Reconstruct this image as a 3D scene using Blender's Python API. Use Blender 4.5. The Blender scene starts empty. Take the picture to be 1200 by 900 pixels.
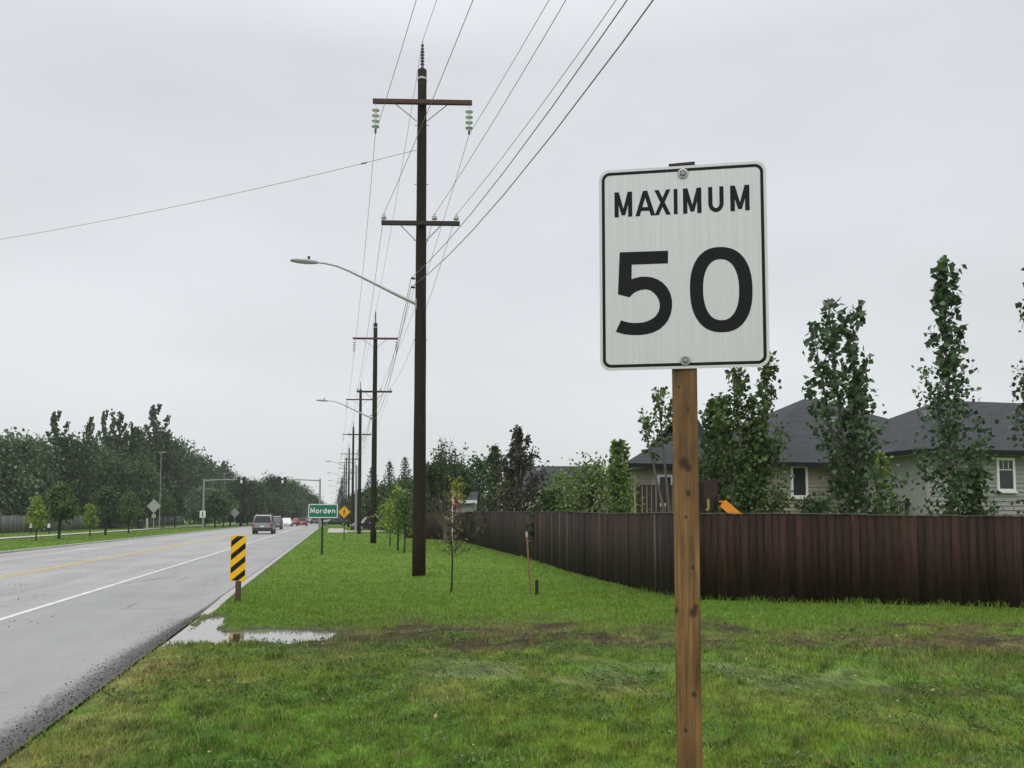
import bpy, bmesh, math, random
import numpy as np
from math import sin, cos, tan, pi, radians, atan, sqrt
from mathutils import Vector, Matrix

S = bpy.context.scene
C = S.collection
random.seed(7)
rng = np.random.default_rng(11)

# ------------------------------------------------------------------ camera
F = 950.0; CAMH = 1.6; PITCH = radians(3.5); YAW = atan(209/950); HZ = 606.0
CY = HZ - F*tan(PITCH)
cam = bpy.data.cameras.new('camera'); camo = bpy.data.objects.new('camera', cam); C.objects.link(camo)
camo.location = (0, 0, CAMH); camo.rotation_euler = (pi/2+PITCH, 0, -YAW)
cam.sensor_width = 36; cam.lens = F/1200*36; cam.shift_y = (CY-450)/1200
cam.clip_start = 0.05; cam.clip_end = 6000
S.camera = camo

def P(px, py, Z):
    """point seen at photo pixel (px, py), horizontal distance Z in front of the camera"""
    a = (px-600)/F; b = -(py-CY)/F
    up = sin(PITCH)+b*cos(PITCH); fw = cos(PITCH)-b*sin(PITCH); t = Z/fw
    x = a*t
    return Vector((x*cos(YAW)+Z*sin(YAW), -x*sin(YAW)+Z*cos(YAW), CAMH+up*t))
def G(px, py, z=0.0):
    a = (px-600)/F; b = -(py-CY)/F
    up = sin(PITCH)+b*cos(PITCH); fw = cos(PITCH)-b*sin(PITCH); t = (z-CAMH)/up
    return Vector((a*t*cos(YAW)+fw*t*sin(YAW), -a*t*sin(YAW)+fw*t*cos(YAW), z))
def XonY(px, y):
    a = (px-600)/F; return y*(a*cos(YAW)+sin(YAW))/(cos(YAW)-a*sin(YAW))
def zd(p): return p[0]*sin(YAW)+p[1]*cos(YAW)

# ------------------------------------------------------------------ world, sun, exposure
SUN_EL, SUN_AZ = radians(52), radians(200)      # azimuth clockwise from +Y
w = bpy.data.worlds.new('World'); S.world = w; w.use_nodes = True
nt = w.node_tree; nt.nodes.clear(); N = nt.nodes.new; L = nt.links.new
out = N('ShaderNodeOutputWorld')
sky = N('ShaderNodeTexSky'); sky.sky_type = 'NISHITA'; sky.sun_disc = False
sky.sun_elevation = SUN_EL; sky.sun_rotation = SUN_AZ
bg1 = N('ShaderNodeBackground'); bg1.inputs[1].default_value = 0.08; L(sky.outputs[0], bg1.inputs[0])
tc = N('ShaderNodeTexCoord'); sp = N('ShaderNodeSeparateXYZ'); L(tc.outputs['Generated'], sp.inputs[0])
ramp = N('ShaderNodeValToRGB')
r = ramp.color_ramp; r.elements[0].position = 0.0; r.elements[0].color = (.705, .722, .742, 1)
r.elements[1].position = 1.0; r.elements[1].color = (1.65, 1.68, 1.72, 1)
for pos, c in ((.12, (.715, .73, .75, 1)), (.5, (.685, .70, .735, 1)), (.68, (1.02, 1.05, 1.09, 1))):
    e = r.elements.new(pos); e.color = c
L(sp.outputs[2], ramp.inputs[0])
mp = N('ShaderNodeMapping'); mp.inputs['Scale'].default_value = (1.2, 1.2, 3.0); L(tc.outputs['Generated'], mp.inputs[0])
nz = N('ShaderNodeTexNoise'); nz.inputs['Scale'].default_value = 1.6; nz.inputs['Detail'].default_value = 4; nz.inputs['Roughness'].default_value = .45
L(mp.outputs[0], nz.inputs[0])
mr = N('ShaderNodeMapRange'); mr.inputs[1].default_value = .3; mr.inputs[2].default_value = .7
mr.inputs[3].default_value = .96; mr.inputs[4].default_value = 1.13; L(nz.outputs[0], mr.inputs[0])
mx = N('ShaderNodeMix'); mx.data_type = 'RGBA'; mx.blend_type = 'MULTIPLY'; mx.inputs[0].default_value = 1
L(ramp.outputs[0], mx.inputs[6]); L(mr.outputs[0], mx.inputs[7])
bg2 = N('ShaderNodeBackground'); bg2.inputs[1].default_value = 1.0; L(mx.outputs[2], bg2.inputs[0])
ms = N('ShaderNodeMixShader'); ms.inputs[0].default_value = .94
L(bg1.outputs[0], ms.inputs[1]); L(bg2.outputs[0], ms.inputs[2]); L(ms.outputs[0], out.inputs[0])

sl = bpy.data.lights.new('sun', 'SUN'); so = bpy.data.objects.new('sun', sl); C.objects.link(so)
sl.energy = 0.7; sl.angle = radians(50); sl.color = (1, .97, .93)
d = Vector((sin(SUN_AZ)*cos(SUN_EL), cos(SUN_AZ)*cos(SUN_EL), sin(SUN_EL)))
so.rotation_euler = d.to_track_quat('Z', 'Y').to_euler()

S.view_settings.view_transform = 'Standard'; S.view_settings.look = 'None'
S.view_settings.exposure = 0.07; S.view_settings.gamma = 1; S.view_settings.use_curve_mapping = False
S.render.engine = 'CYCLES'
S.cycles.use_denoising = True
S.cycles.max_bounces = 6; S.cycles.transparent_max_bounces = 8; S.cycles.caustics_reflective = False; S.cycles.caustics_refractive = False

# ------------------------------------------------------------------ materials
def mat(name, col, rough=.7, metal=0.0, noise=None, bump=None, attr=False, rnd=0.0, spec=None, stretch=None, translucent=0.0, alt=None):
    m = bpy.data.materials.new(name); m.use_nodes = True
    t = m.node_tree; b = t.nodes['Principled BSDF']; n = t.nodes.new; l = t.links.new
    b.inputs['Roughness'].default_value = rough; b.inputs['Metallic'].default_value = metal
    if spec is not None: b.inputs['Specular IOR Level'].default_value = spec
    base = n('ShaderNodeRGB'); base.outputs[0].default_value = (*col, 1); cur = base.outputs[0]
    tcn = n('ShaderNodeTexCoord'); vec = tcn.outputs['Object']
    if stretch:
        q = n('ShaderNodeMapping'); q.inputs['Scale'].default_value = stretch; l(vec, q.inputs[0]); vec = q.outputs[0]
    if noise:
        z = n('ShaderNodeTexNoise'); z.inputs['Scale'].default_value = noise[0]; z.inputs['Detail'].default_value = 6
        z.inputs['Roughness'].default_value = .65; l(vec, z.inputs[0])
        if alt:
            rr = n('ShaderNodeMapRange'); rr.inputs[1].default_value = .5-noise[1]; rr.inputs[2].default_value = .5+noise[1]; l(z.outputs[0], rr.inputs[0])
            k = n('ShaderNodeMix'); k.data_type = 'RGBA'; l(rr.outputs[0], k.inputs[0]); l(cur, k.inputs[6]); k.inputs[7].default_value = (*alt, 1); cur = k.outputs[2]
        else:
            rr = n('ShaderNodeMapRange'); rr.inputs[1].default_value = .25; rr.inputs[2].default_value = .75
            rr.inputs[3].default_value = 1-noise[1]; rr.inputs[4].default_value = 1+noise[1]; l(z.outputs[0], rr.inputs[0])
            k = n('ShaderNodeMix'); k.data_type = 'RGBA'; k.blend_type = 'MULTIPLY'; k.inputs[0].default_value = 1
            l(cur, k.inputs[6]); l(rr.outputs[0], k.inputs[7]); cur = k.outputs[2]
    if attr:
        a = n('ShaderNodeAttribute'); a.attribute_name = 'col'
        k = n('ShaderNodeMix'); k.data_type = 'RGBA'; k.blend_type = 'MULTIPLY'; k.inputs[0].default_value = 1
        l(cur, k.inputs[6]); l(a.outputs[0], k.inputs[7]); cur = k.outputs[2]
    if rnd:
        o = n('ShaderNodeObjectInfo'); h = n('ShaderNodeHueSaturation')
        rr = n('ShaderNodeMapRange'); rr.inputs[3].default_value = 1-rnd; rr.inputs[4].default_value = 1+rnd; l(o.outputs['Random'], rr.inputs[0])
        l(rr.outputs[0], h.inputs['Value']); l(cur, h.inputs['Color']); cur = h.outputs[0]
    l(cur, b.inputs['Base Color'])
    if bump:
        z = n('ShaderNodeTexNoise'); z.inputs['Scale'].default_value = bump[0]; z.inputs['Detail'].default_value = 5; l(vec, z.inputs[0])
        u = n('ShaderNodeBump'); u.inputs['Strength'].default_value = bump[1]; u.inputs['Distance'].default_value = .02
        l(z.outputs[0], u.inputs['Height']); l(u.outputs[0], b.inputs['Normal'])
    if translucent:
        tr = n('ShaderNodeBsdfTranslucent'); l(cur, tr.inputs[0])
        xs = n('ShaderNodeMixShader'); xs.inputs[0].default_value = translucent
        o = t.nodes['Material Output']; l(b.outputs[0], xs.inputs[1]); l(tr.outputs[0], xs.inputs[2]); l(xs.outputs[0], o.inputs[0])
    return m

M = {}
M['leaf_dark'] = mat('leaf_dark', (.055, .095, .036), .6, attr=True, rnd=.32, translucent=.25, spec=.3)
M['leaf_mid'] = mat('leaf_mid', (.085, .14, .04), .55, attr=True, rnd=.12, translucent=.3, spec=.3)
M['leaf_poplar'] = mat('leaf_poplar', (.07, .125, .048), .42, attr=True, rnd=.05, translucent=.25, spec=.45)
M['leaf_bright'] = mat('leaf_bright', (.19, .28, .045), .5, attr=True, rnd=.1, translucent=.35, spec=.35)
M['leaf_silver'] = mat('leaf_silver', (.085, .14, .062), .5, attr=True, rnd=.2, translucent=.25, spec=.4)
M['leaf_bush'] = mat('leaf_bush', (.15, .22, .06), .5, attr=True, rnd=.1, translucent=.35, spec=.35)
M['leaf_yellow'] = mat('leaf_yellow', (.26, .27, .035), .5, attr=True, translucent=.35)
M['leaf_purple'] = mat('leaf_purple', (.060, .062, .040), .55, attr=True, translucent=.2)
M['leaf_rust'] = mat('leaf_rust', (.15, .125, .065), .55, attr=True, translucent=.3)
M['needles'] = mat('needles', (.022, .045, .028), .7, attr=True, rnd=.1, translucent=.1)
M['bark'] = mat('bark', (.07, .055, .042), .9, noise=(18, .4), bump=(40, .5))
M['bark_grey'] = mat('bark_grey', (.16, .14, .12), .9, noise=(18, .35), bump=(40, .4))
M['bark_black'] = mat('bark_black', (.025, .022, .02), .9, noise=(18, .3))
M['pole_wood'] = mat('pole_wood', (.030, .024, .017), .9, spec=.15, noise=(9, .5), bump=(30, .6), stretch=(4, 4, .25))
M['arm_rust'] = mat('arm_rust', (.09, .038, .027), .8, noise=(8, .4), stretch=(.4, 4, 4))
M['arm_dark'] = mat('arm_dark', (.035, .026, .022), .8, noise=(8, .4))
M['galv'] = mat('galvanised', (.42, .43, .44), .45, .6, noise=(20, .12))
M['galv_dull'] = mat('galvanised_dull', (.30, .31, .32), .6, .3, noise=(12, .2))
M['lamp_grey'] = mat('lamp_grey', (.45, .46, .47), .5, .1)
M['black'] = mat('black_plastic', (.012, .012, .013), .5)
M['wire'] = mat('wire', (.22, .22, .225), .6)
M['wire_dark'] = mat('wire_dark', (.16, .16, .165), .6)
M['glass_green'] = mat('insulator_glass', (.66, .73, .72), .15, noise=(10, .1), spec=.8)
M['porcelain'] = mat('porcelain', (.7, .71, .73), .2)
M['polymer'] = mat('insulator_dark', (.07, .075, .09), .4)
M['concrete'] = mat('kerb_concrete', (.40, .39, .36), .85, noise=(3, .3), bump=(60, .3))
M['walk'] = mat('walk_concrete', (.42, .41, .37), .85, noise=(2, .15))
M['white_paint'] = mat('white_paint', (.72, .72, .72), .6, noise=(30, .12))
M['trim_white'] = mat('white_trim', (.78, .78, .78), .5)
M['fascia_dark'] = mat('fascia_dark', (.016, .016, .018), .85, spec=.2)
M['soffit'] = mat('soffit', (.55, .54, .5), .7)
M['glass'] = mat('window_glass', (.03, .035, .037), .12, spec=.35)
M['car_glass'] = mat('car_glass', (.008, .009, .01), .15, spec=.25)
M['tyre'] = mat('tyre', (.016, .016, .017), .8)
M['rim'] = mat('rim', (.4, .4, .42), .35, .7)
M['red_lamp'] = mat('red_lamp', (.32, .015, .015), .25)
M['clear_lamp'] = mat('clear_lamp', (.75, .75, .74), .15)
M['chrome'] = mat('chrome', (.5, .5, .52), .25, .9)
M['plastic_dark'] = mat('dark_trim', (.03, .03, .032), .6)
M['sign_green'] = mat('sign_green', (.0, .175, .095), .45, noise=(6, .06))
M['sign_yellow'] = mat('sign_yellow', (.85, .42, .01), .45)
M['amber_off'] = mat('amber_off', (.10, .055, .01), .3)
M['marker_yellow'] = mat('marker_yellow', (.95, .52, .0), .45, noise=(5, .05))
M['sign_black'] = mat('sign_black', (.010, .011, .012), .6, spec=.2)
M['sign_back'] = mat('sign_back', (.34, .35, .35), .55, .2)
M['sign_lettering'] = mat('sign_lettering', (.80, .82, .82), .5)
M['post_dark'] = mat('post_dark', (.018, .017, .015), .7)
M['post_brown'] = mat('post_brown', (.09, .06, .035), .85, noise=(6, .4), stretch=(5, 5, .5))
M['orange'] = mat('orange_plastic', (.95, .32, .015), .4)
M['yellow_plastic'] = mat('yellow_plastic', (.34, .29, .09), .5)
M['deck_wood'] = mat('deck_wood', (.035, .02, .017), .8, noise=(10, .3))
M['stake'] = mat('stake_wood', (.27, .14, .075), .85, noise=(9, .3), stretch=(5, 5, .7))
M['stake_top'] = mat('stake_tip', (.6, .45, .4), .7)
M['flag_red'] = mat('flag_red', (.55, .02, .03), .7)
M['flag_white'] = mat('flag_white', (.75, .75, .75), .7)
M['leaf_litter'] = mat('leaf_litter', (.34, .24, .12), .7, attr=True)
M['stone_grey'] = mat('stone_grey', (.2, .19, .18), .9, noise=(30, .4))

def car_paint(name, col, metal=.3):
    m = mat(name, col, .28, metal); m.node_tree.nodes['Principled BSDF'].inputs['Coat Weight'].default_value = .6; return m

# post of treated lumber: grain, knots
def post_wood():
    m = bpy.data.materials.new('treated_lumber'); m.use_nodes = True
    t = m.node_tree; b = t.nodes['Principled BSDF']; n = t.nodes.new; l = t.links.new
    tcn = n('ShaderNodeTexCoord')
    def mapping(sc):
        q = n('ShaderNodeMapping'); q.inputs['Scale'].default_value = sc; l(tcn.outputs['Object'], q.inputs[0]); return q.outputs[0]
    g = n('ShaderNodeTexNoise'); g.inputs['Scale'].default_value = 1; g.inputs['Detail'].default_value = 7; g.inputs['Roughness'].default_value = .6; g.inputs['Distortion'].default_value = .4
    l(mapping((70, 70, 3.0)), g.inputs[0])
    rp = n('ShaderNodeValToRGB'); e = rp.color_ramp.elements
    e[0].position = .3; e[0].color = (.095, .048, .018, 1); e[1].position = .72; e[1].color = (.30, .168, .06, 1)
    x = rp.color_ramp.elements.new(.5); x.color = (.20, .104, .035, 1)
    l(g.outputs[0], rp.inputs[0])
    g2 = n('ShaderNodeTexNoise'); g2.inputs['Scale'].default_value = 1; g2.inputs['Detail'].default_value = 3; l(mapping((14, 14, 4.0)), g2.inputs[0])
    r2 = n('ShaderNodeMapRange'); r2.inputs[1].default_value = .32; r2.inputs[2].default_value = .68; r2.inputs[3].default_value = .55; r2.inputs[4].default_value = 1.2
    l(g2.outputs[0], r2.inputs[0])
    k = n('ShaderNodeMix'); k.data_type = 'RGBA'; k.blend_type = 'MULTIPLY'; k.inputs[0].default_value = 1
    l(rp.outputs[0], k.inputs[6]); l(r2.outputs[0], k.inputs[7]); cur = k.outputs[2]
    # explicit knots: (x across face, z height, radius)
    for (kx, kz, kr) in ((-.006, 1.795, .017), (.010, 1.775, .011), (.008, 1.685, .008), (-.002, 1.60, .005), (.020, 1.262, .013), (.028, 1.282, .008), (-.042, 1.268, .010), (.018, .975, .008), (.01, 1.99, .005), (-.02, 2.07, .004), (-.012, .85, .006), (.02, 1.42, .005)):
        q = n('ShaderNodeVectorMath'); q.operation = 'SUBTRACT'; l(tcn.outputs['Object'], q.inputs[0]); q.inputs[1].default_value = (kx, 0, kz)
        q2 = n('ShaderNodeVectorMath'); q2.operation = 'MULTIPLY'; l(q.outputs[0], q2.inputs[0]); q2.inputs[1].default_value = (1, 0, .8)
        q3 = n('ShaderNodeVectorMath'); q3.operation = 'LENGTH'; l(q2.outputs[0], q3.inputs[0])
        r3 = n('ShaderNodeMapRange'); r3.inputs[1].default_value = kr*.55; r3.inputs[2].default_value = kr*1.5; r3.inputs[3].default_value = .9; r3.inputs[4].default_value = 0
        l(q3.outputs[1], r3.inputs[0])
        k = n('ShaderNodeMix'); k.data_type = 'RGBA'; l(r3.outputs[0], k.inputs[0]); l(cur, k.inputs[6]); k.inputs[7].default_value = (.03, .014, .007, 1); cur = k.outputs[2]
    l(cur, b.inputs['Base Color']); b.inputs['Roughness'].default_value = .75
    u = n('ShaderNodeBump'); u.inputs['Strength'].default_value = .35; u.inputs['Distance'].default_value = .004; l(g.outputs[0], u.inputs['Height']); l(u.outputs[0], b.inputs['Normal'])
    return m
M['post'] = post_wood()

def sign_face():
    m = bpy.data.materials.new('reflective_sheeting'); m.use_nodes = True
    t = m.node_tree; b = t.nodes['Principled BSDF']; n = t.nodes.new; l = t.links.new
    tcn = n('ShaderNodeTexCoord')
    q = n('ShaderNodeMapping'); q.inputs['Scale'].default_value = (110, 1, 2.5); l(tcn.outputs['Object'], q.inputs[0])
    g = n('ShaderNodeTexNoise'); g.inputs['Scale'].default_value = 1; g.inputs['Detail'].default_value = 2; l(q.outputs[0], g.inputs[0])
    g2 = n('ShaderNodeTexNoise'); g2.inputs['Scale'].default_value = 420; g2.inputs['Detail'].default_value = 1; l(tcn.outputs['Object'], g2.inputs[0])
    ad = n('ShaderNodeMath'); ad.operation = 'ADD'; l(g.outputs[0], ad.inputs[0]); l(g2.outputs[0], ad.inputs[1])
    rr = n('ShaderNodeMapRange'); rr.inputs[1].default_value = .7; rr.inputs[2].default_value = 1.3; l(ad.outputs[0], rr.inputs[0])
    k = n('ShaderNodeMix'); k.data_type = 'RGBA'; l(rr.outputs[0], k.inputs[0]); k.inputs[6].default_value = (.62, .62, .63, 1); k.inputs[7].default_value = (.72, .72, .73, 1)
    l(k.outputs[2], b.inputs['Base Color']); b.inputs['Roughness'].default_value = .42; b.inputs['Metallic'].default_value = .15
    return m
M['sign_white'] = sign_face()

def shingles():
    m = bpy.data.materials.new('shingles'); m.use_nodes = True
    t = m.node_tree; b = t.nodes['Principled BSDF']; n = t.nodes.new; l = t.links.new
    tcn = n('ShaderNodeTexCoord')
    q = n('ShaderNodeMapping'); q.inputs['Scale'].default_value = (3.2, 3.2, 16); l(tcn.outputs['Object'], q.inputs[0])
    v = n('ShaderNodeTexVoronoi'); v.inputs['Scale'].default_value = 1; l(q.outputs[0], v.inputs[0])
    g = n('ShaderNodeTexNoise'); g.inputs['Scale'].default_value = .8; g.inputs['Detail'].default_value = 8; l(tcn.outputs['Object'], g.inputs[0])
    sv = n('ShaderNodeSeparateColor'); l(v.outputs['Color'], sv.inputs[0])
    ad = n('ShaderNodeMath'); ad.operation = 'ADD'; l(sv.outputs[0], ad.inputs[0]); l(g.outputs[0], ad.inputs[1])
    rr = n('ShaderNodeMapRange'); rr.inputs[1].default_value = .3; rr.inputs[2].default_value = 1.6; l(ad.outputs[0], rr.inputs[0])
    k = n('ShaderNodeMix'); k.data_type = 'RGBA'; l(rr.outputs[0], k.inputs[0]); k.inputs[6].default_value = (.014, .0155, .019, 1); k.inputs[7].default_value = (.038, .041, .048, 1)
    l(k.outputs[2], b.inputs['Base Color']); b.inputs['Roughness'].default_value = .85
    return m
M['shingle'] = shingles()

def siding(name, c):
    m = bpy.data.materials.new(name); m.use_nodes = True
    t = m.node_tree; b = t.nodes['Principled BSDF']; n = t.nodes.new; l = t.links.new
    tcn = n('ShaderNodeTexCoord'); s = n('ShaderNodeSeparateXYZ'); l(tcn.outputs['Object'], s.inputs[0])
    a = n('ShaderNodeMath'); a.operation = 'DIVIDE'; a.inputs[1].default_value = .13; l(s.outputs[2], a.inputs[0])
    f = n('ShaderNodeMath'); f.operation = 'FRACT'; l(a.outputs[0], f.inputs[0])
    g = n('ShaderNodeTexNoise'); g.inputs['Scale'].default_value = .9; g.inputs['Detail'].default_value = 4; l(tcn.outputs['Object'], g.inputs[0])
    rr = n('ShaderNodeMapRange'); rr.inputs[3].default_value = .85; rr.inputs[4].default_value = 1.12; l(g.outputs[0], rr.inputs[0])
    k = n('ShaderNodeMix'); k.data_type = 'RGBA'; k.blend_type = 'MULTIPLY'; k.inputs[0].default_value = 1; k.inputs[6].default_value = (*c, 1); l(rr.outputs[0], k.inputs[7])
    l(k.outputs[2], b.inputs['Base Color']); b.inputs['Roughness'].default_value = .6
    u = n('ShaderNodeBump'); u.inputs['Strength'].default_value = 1; u.inputs['Distance'].default_value = .03; u.invert = True; l(f.outputs[0], u.inputs['Height']); l(u.outputs[0], b.inputs['Normal'])
    return m
M['siding_tan'] = siding('siding_tan', (.28, .25, .19))
M['siding_grey'] = siding('siding_grey', (.28, .275, .25))
M['siding_pale'] = siding('siding_pale', (.5, .49, .46))

def fence_mat(name, c1, c2):
    m = bpy.data.materials.new(name); m.use_nodes = True
    t = m.node_tree; b = t.nodes['Principled BSDF']; n = t.nodes.new; l = t.links.new
    tcn = n('ShaderNodeTexCoord'); q = n('ShaderNodeMapping'); q.inputs['Scale'].default_value = (22, 22, 1.6); l(tcn.outputs['Object'], q.inputs[0])
    g = n('ShaderNodeTexNoise'); g.inputs['Scale'].default_value = 1; g.inputs['Detail'].default_value = 6; g.inputs['Roughness'].default_value = .7; l(q.outputs[0], g.inputs[0])
    rr = n('ShaderNodeMapRange'); rr.inputs[1].default_value = .32; rr.inputs[2].default_value = .7; l(g.outputs[0], rr.inputs[0])
    k = n('ShaderNodeMix'); k.data_type = 'RGBA'; l(rr.outputs[0], k.inputs[0]); k.inputs[6].default_value = (*c1, 1); k.inputs[7].default_value = (*c2, 1)
    a = n('ShaderNodeAttribute'); a.attribute_name = 'col'
    k2 = n('ShaderNodeMix'); k2.data_type = 'RGBA'; k2.blend_type = 'MULTIPLY'; k2.inputs[0].default_value = 1; l(k.outputs[2], k2.inputs[6]); l(a.outputs[0], k2.inputs[7])
    l(k2.outputs[2], b.inputs['Base Color']); b.inputs['Roughness'].default_value = .8; b.inputs['Specular IOR Level'].default_value = .25
    return m
M['fence_red'] = fence_mat('fence_red', (.018, .009, .006), (.050, .026, .018))
M['fence_brown'] = fence_mat('fence_brown', (.017, .0115, .009), (.050, .032, .025))
M['fence_grey'] = fence_mat('fence_grey', (.085, .085, .085), (.19, .187, .185))

def road_mat():
    m = bpy.data.materials.new('road_concrete'); m.use_nodes = True
    t = m.node_tree; b = t.nodes['Principled BSDF']; n = t.nodes.new; l = t.links.new
    tcn = n('ShaderNodeTexCoord'); P_ = tcn.outputs['Object']; s = n('ShaderNodeSeparateXYZ'); l(P_, s.inputs[0])
    def noise(sc, det, stretch=None, rough=.6):
        z = n('ShaderNodeTexNoise'); z.inputs['Scale'].default_value = sc; z.inputs['Detail'].default_value = det; z.inputs['Roughness'].default_value = rough
        if stretch:
            q = n('ShaderNodeMapping'); q.inputs['Scale'].default_value = stretch; l(P_, q.inputs[0]); l(q.outputs[0], z.inputs[0])
        else: l(P_, z.inputs[0])
        return z.outputs[0]
    def mr_(v, a, b_, c, d_):
        r = n('ShaderNodeMapRange'); r.inputs[1].default_value = a; r.inputs[2].default_value = b_; r.inputs[3].default_value = c; r.inputs[4].default_value = d_; l(v, r.inputs[0]); return r.outputs[0]
    def math_(op, a, b_):
        q = n('ShaderNodeMath'); q.operation = op
        for i, v in enumerate((a, b_)):
            if isinstance(v, (int, float)): q.inputs[i].default_value = v
            else: l(v, q.inputs[i])
        return q.outputs[0]
    def mix(f, a, c):
        k = n('ShaderNodeMix'); k.data_type = 'RGBA'; l(f, k.inputs[0]); l(a, k.inputs[6]); k.inputs[7].default_value = (*c, 1); return k.outputs[2]
    base = n('ShaderNodeRGB'); base.outputs[0].default_value = (.34, .333, .322, 1); cur = base.outputs[0]
    for v in (mr_(noise(.25, 5), .3, .7, .86, 1.1), mr_(noise(.6, 4, (2.2, .12, 1)), .3, .7, .84, 1.12), mr_(noise(90, 3), .3, .7, .90, 1.10), mr_(noise(9, 5), .3, .7, .94, 1.05)):
        k = n('ShaderNodeMix'); k.data_type = 'RGBA'; k.blend_type = 'MULTIPLY'; k.inputs[0].default_value = 1; l(cur, k.inputs[6]); l(v, k.inputs[7]); cur = k.outputs[2]
    # darker parking lane (older wet concrete)
    f = mr_(s.outputs[0], -5.35, -5.1, 0, .45); cur = mix(f, cur, (.245, .242, .236))
    vo = n('ShaderNodeTexVoronoi'); vo.feature = 'DISTANCE_TO_EDGE'; vo.inputs['Scale'].default_value = .33
    vd = n('ShaderNodeMix'); vd.data_type = 'VECTOR'; vd.inputs[0].default_value = .12; l(P_, vd.inputs[4])
    zc_ = n('ShaderNodeTexNoise'); zc_.inputs['Scale'].default_value = 1.6; zc_.inputs['Detail'].default_value = 6; l(P_, zc_.inputs[0]); l(zc_.outputs['Color'], vd.inputs[5]); l(vd.outputs[1], vo.inputs[0])
    cur = mix(math_('MULTIPLY', mr_(vo.outputs['Distance'], .003, .008, .6, 0), mr_(noise(.35, 3), .5, .56, 0, 1)), cur, (.08, .078, .075))
    # small debris specks
    f = mr_(noise(1.1, 3), .50, .60, 0, 1); f2 = mr_(noise(26, 3), .62, .66, 0, .8); cur = mix(math_('MULTIPLY', f, f2), cur, (.05, .045, .04))
    # transverse joints every 5 m
    fr = math_('ABSOLUTE', math_('SUBTRACT', math_('FRACT', math_('DIVIDE', s.outputs[1], 5.2), 0), .5), 0)
    cur = mix(mr_(fr, 0.0, .004, .30, 0), cur, (.12, .12, .12))
    # dirt washed along the right kerb; widest close to the puddle and in front of it
    wdt = mr_(s.outputs[1], 10.5, 16.0, .46, .10)
    edge = math_('ADD', math_('SUBTRACT', -2.14, s.outputs[0]), math_('MULTIPLY', math_('SUBTRACT', noise(16, 8, None, .8), .5), .62))
    q = math_('DIVIDE', edge, wdt); f = mr_(math_('ADD', q, math_('MULTIPLY', math_('SUBTRACT', noise(75, 4, None, .8), .5), 1.5)), .45, .8, .96, 0)
    k = n('ShaderNodeMix'); k.data_type = 'RGBA'; l(f, k.inputs[0]); l(cur, k.inputs[6])
    kk = n('ShaderNodeMix'); kk.data_type = 'RGBA'; l(mr_(noise(60, 3), .45, .62, 0, 1), kk.inputs[0]); kk.inputs[6].default_value = (.022, .019, .018, 1); kk.inputs[7].default_value = (.085, .078, .07, 1)
    l(kk.outputs[2], k.inputs[7]); cur = k.outputs[2]
    kj = mr_(math_('ABSOLUTE', math_('ADD', s.outputs[0], 2.20), 0), .03, .07, .9, 0); cur = mix(math_('MULTIPLY', kj, mr_(noise(1.2, 3), .3, .5, .6, 1)), cur, (.03, .028, .026))
    # dirt at the left kerb
    cur = mix(mr_(math_('ADD', s.outputs[0], math_('MULTIPLY', noise(3, 4), .3)), -14.5, -14.2, .85, 0), cur, (.05, .045, .04))
    l(cur, b.inputs['Base Color'])
    l(mr_(noise(.5, 4, (1, .35, 1)), .35, .65, .38, .62), b.inputs['Roughness']); b.inputs['Specular IOR Level'].default_value = .4
    u = n('ShaderNodeBump'); u.inputs['Strength'].default_value = .25; u.inputs['Distance'].default_value = .004; l(noise(140, 3), u.inputs['Height']); l(u.outputs[0], b.inputs['Normal'])
    return m
M['road'] = road_mat()

def paint_mat(name, c):
    m = mat(name, c, .55, noise=(2.2, .22)); t = m.node_tree; n = t.nodes.new; l = t.links.new
    # worn through in places
    z = n('ShaderNodeTexNoise'); z.inputs['Scale'].default_value = 14; z.inputs['Detail'].default_value = 6; z.inputs['Roughness'].default_value = .7
    tcn = n('ShaderNodeTexCoord'); l(tcn.outputs['Object'], z.inputs[0])
    r = n('ShaderNodeMapRange'); r.inputs[1].default_value = .60; r.inputs[2].default_value = .68; r.inputs[3].default_value = 1; r.inputs[4].default_value = .25; l(z.outputs[0], r.inputs[0])
    l(r.outputs[0], t.nodes['Principled BSDF'].inputs['Alpha']); return m
M['line_white'] = paint_mat('line_white', (.66, .66, .66)); M['line_yellow'] = paint_mat('line_yellow', (.62, .44, .12))

def ground_mat():
    m = bpy.data.materials.new('turf'); m.use_nodes = True
    t = m.node_tree; b = t.nodes['Principled BSDF']; n = t.nodes.new; l = t.links.new
    tcn = n('ShaderNodeTexCoord')
    def noise(sc, det):
        z = n('ShaderNodeTexNoise'); z.inputs['Scale'].default_value = sc; z.inputs['Detail'].default_value = det; z.inputs['Roughness'].default_value = .65; l(tcn.outputs['Object'], z.inputs[0]); return z.outputs[0]
    a = n('ShaderNodeAttribute'); a.attribute_name = 'col'
    rp = n('ShaderNodeMapRange'); rp.inputs[1].default_value = .35; rp.inputs[2].default_value = .65; rp.inputs[3].default_value = .7; rp.inputs[4].default_value = 1.25; l(noise(22, 6), rp.inputs[0])
    k = n('ShaderNodeMix'); k.data_type = 'RGBA'; k.blend_type = 'MULTIPLY'; k.inputs[0].default_value = 1; l(a.outputs[0], k.inputs[6]); l(rp.outputs[0], k.inputs[7])
    l(k.outputs[2], b.inputs['Base Color']); b.inputs['Roughness'].default_value = .9; b.inputs['Specular IOR Level'].default_value = .1
    u = n('ShaderNodeBump'); u.inputs['Strength'].default_value = .8; u.inputs['Distance'].default_value = .03; l(noise(30, 4), u.inputs['Height']); l(u.outputs[0], b.inputs['Normal'])
    return m
M['turf'] = ground_mat()
mg = mat('grass_blades', (1, 1, 1), .5, attr=True, translucent=.3, spec=.35); M['grass'] = mg
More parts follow.
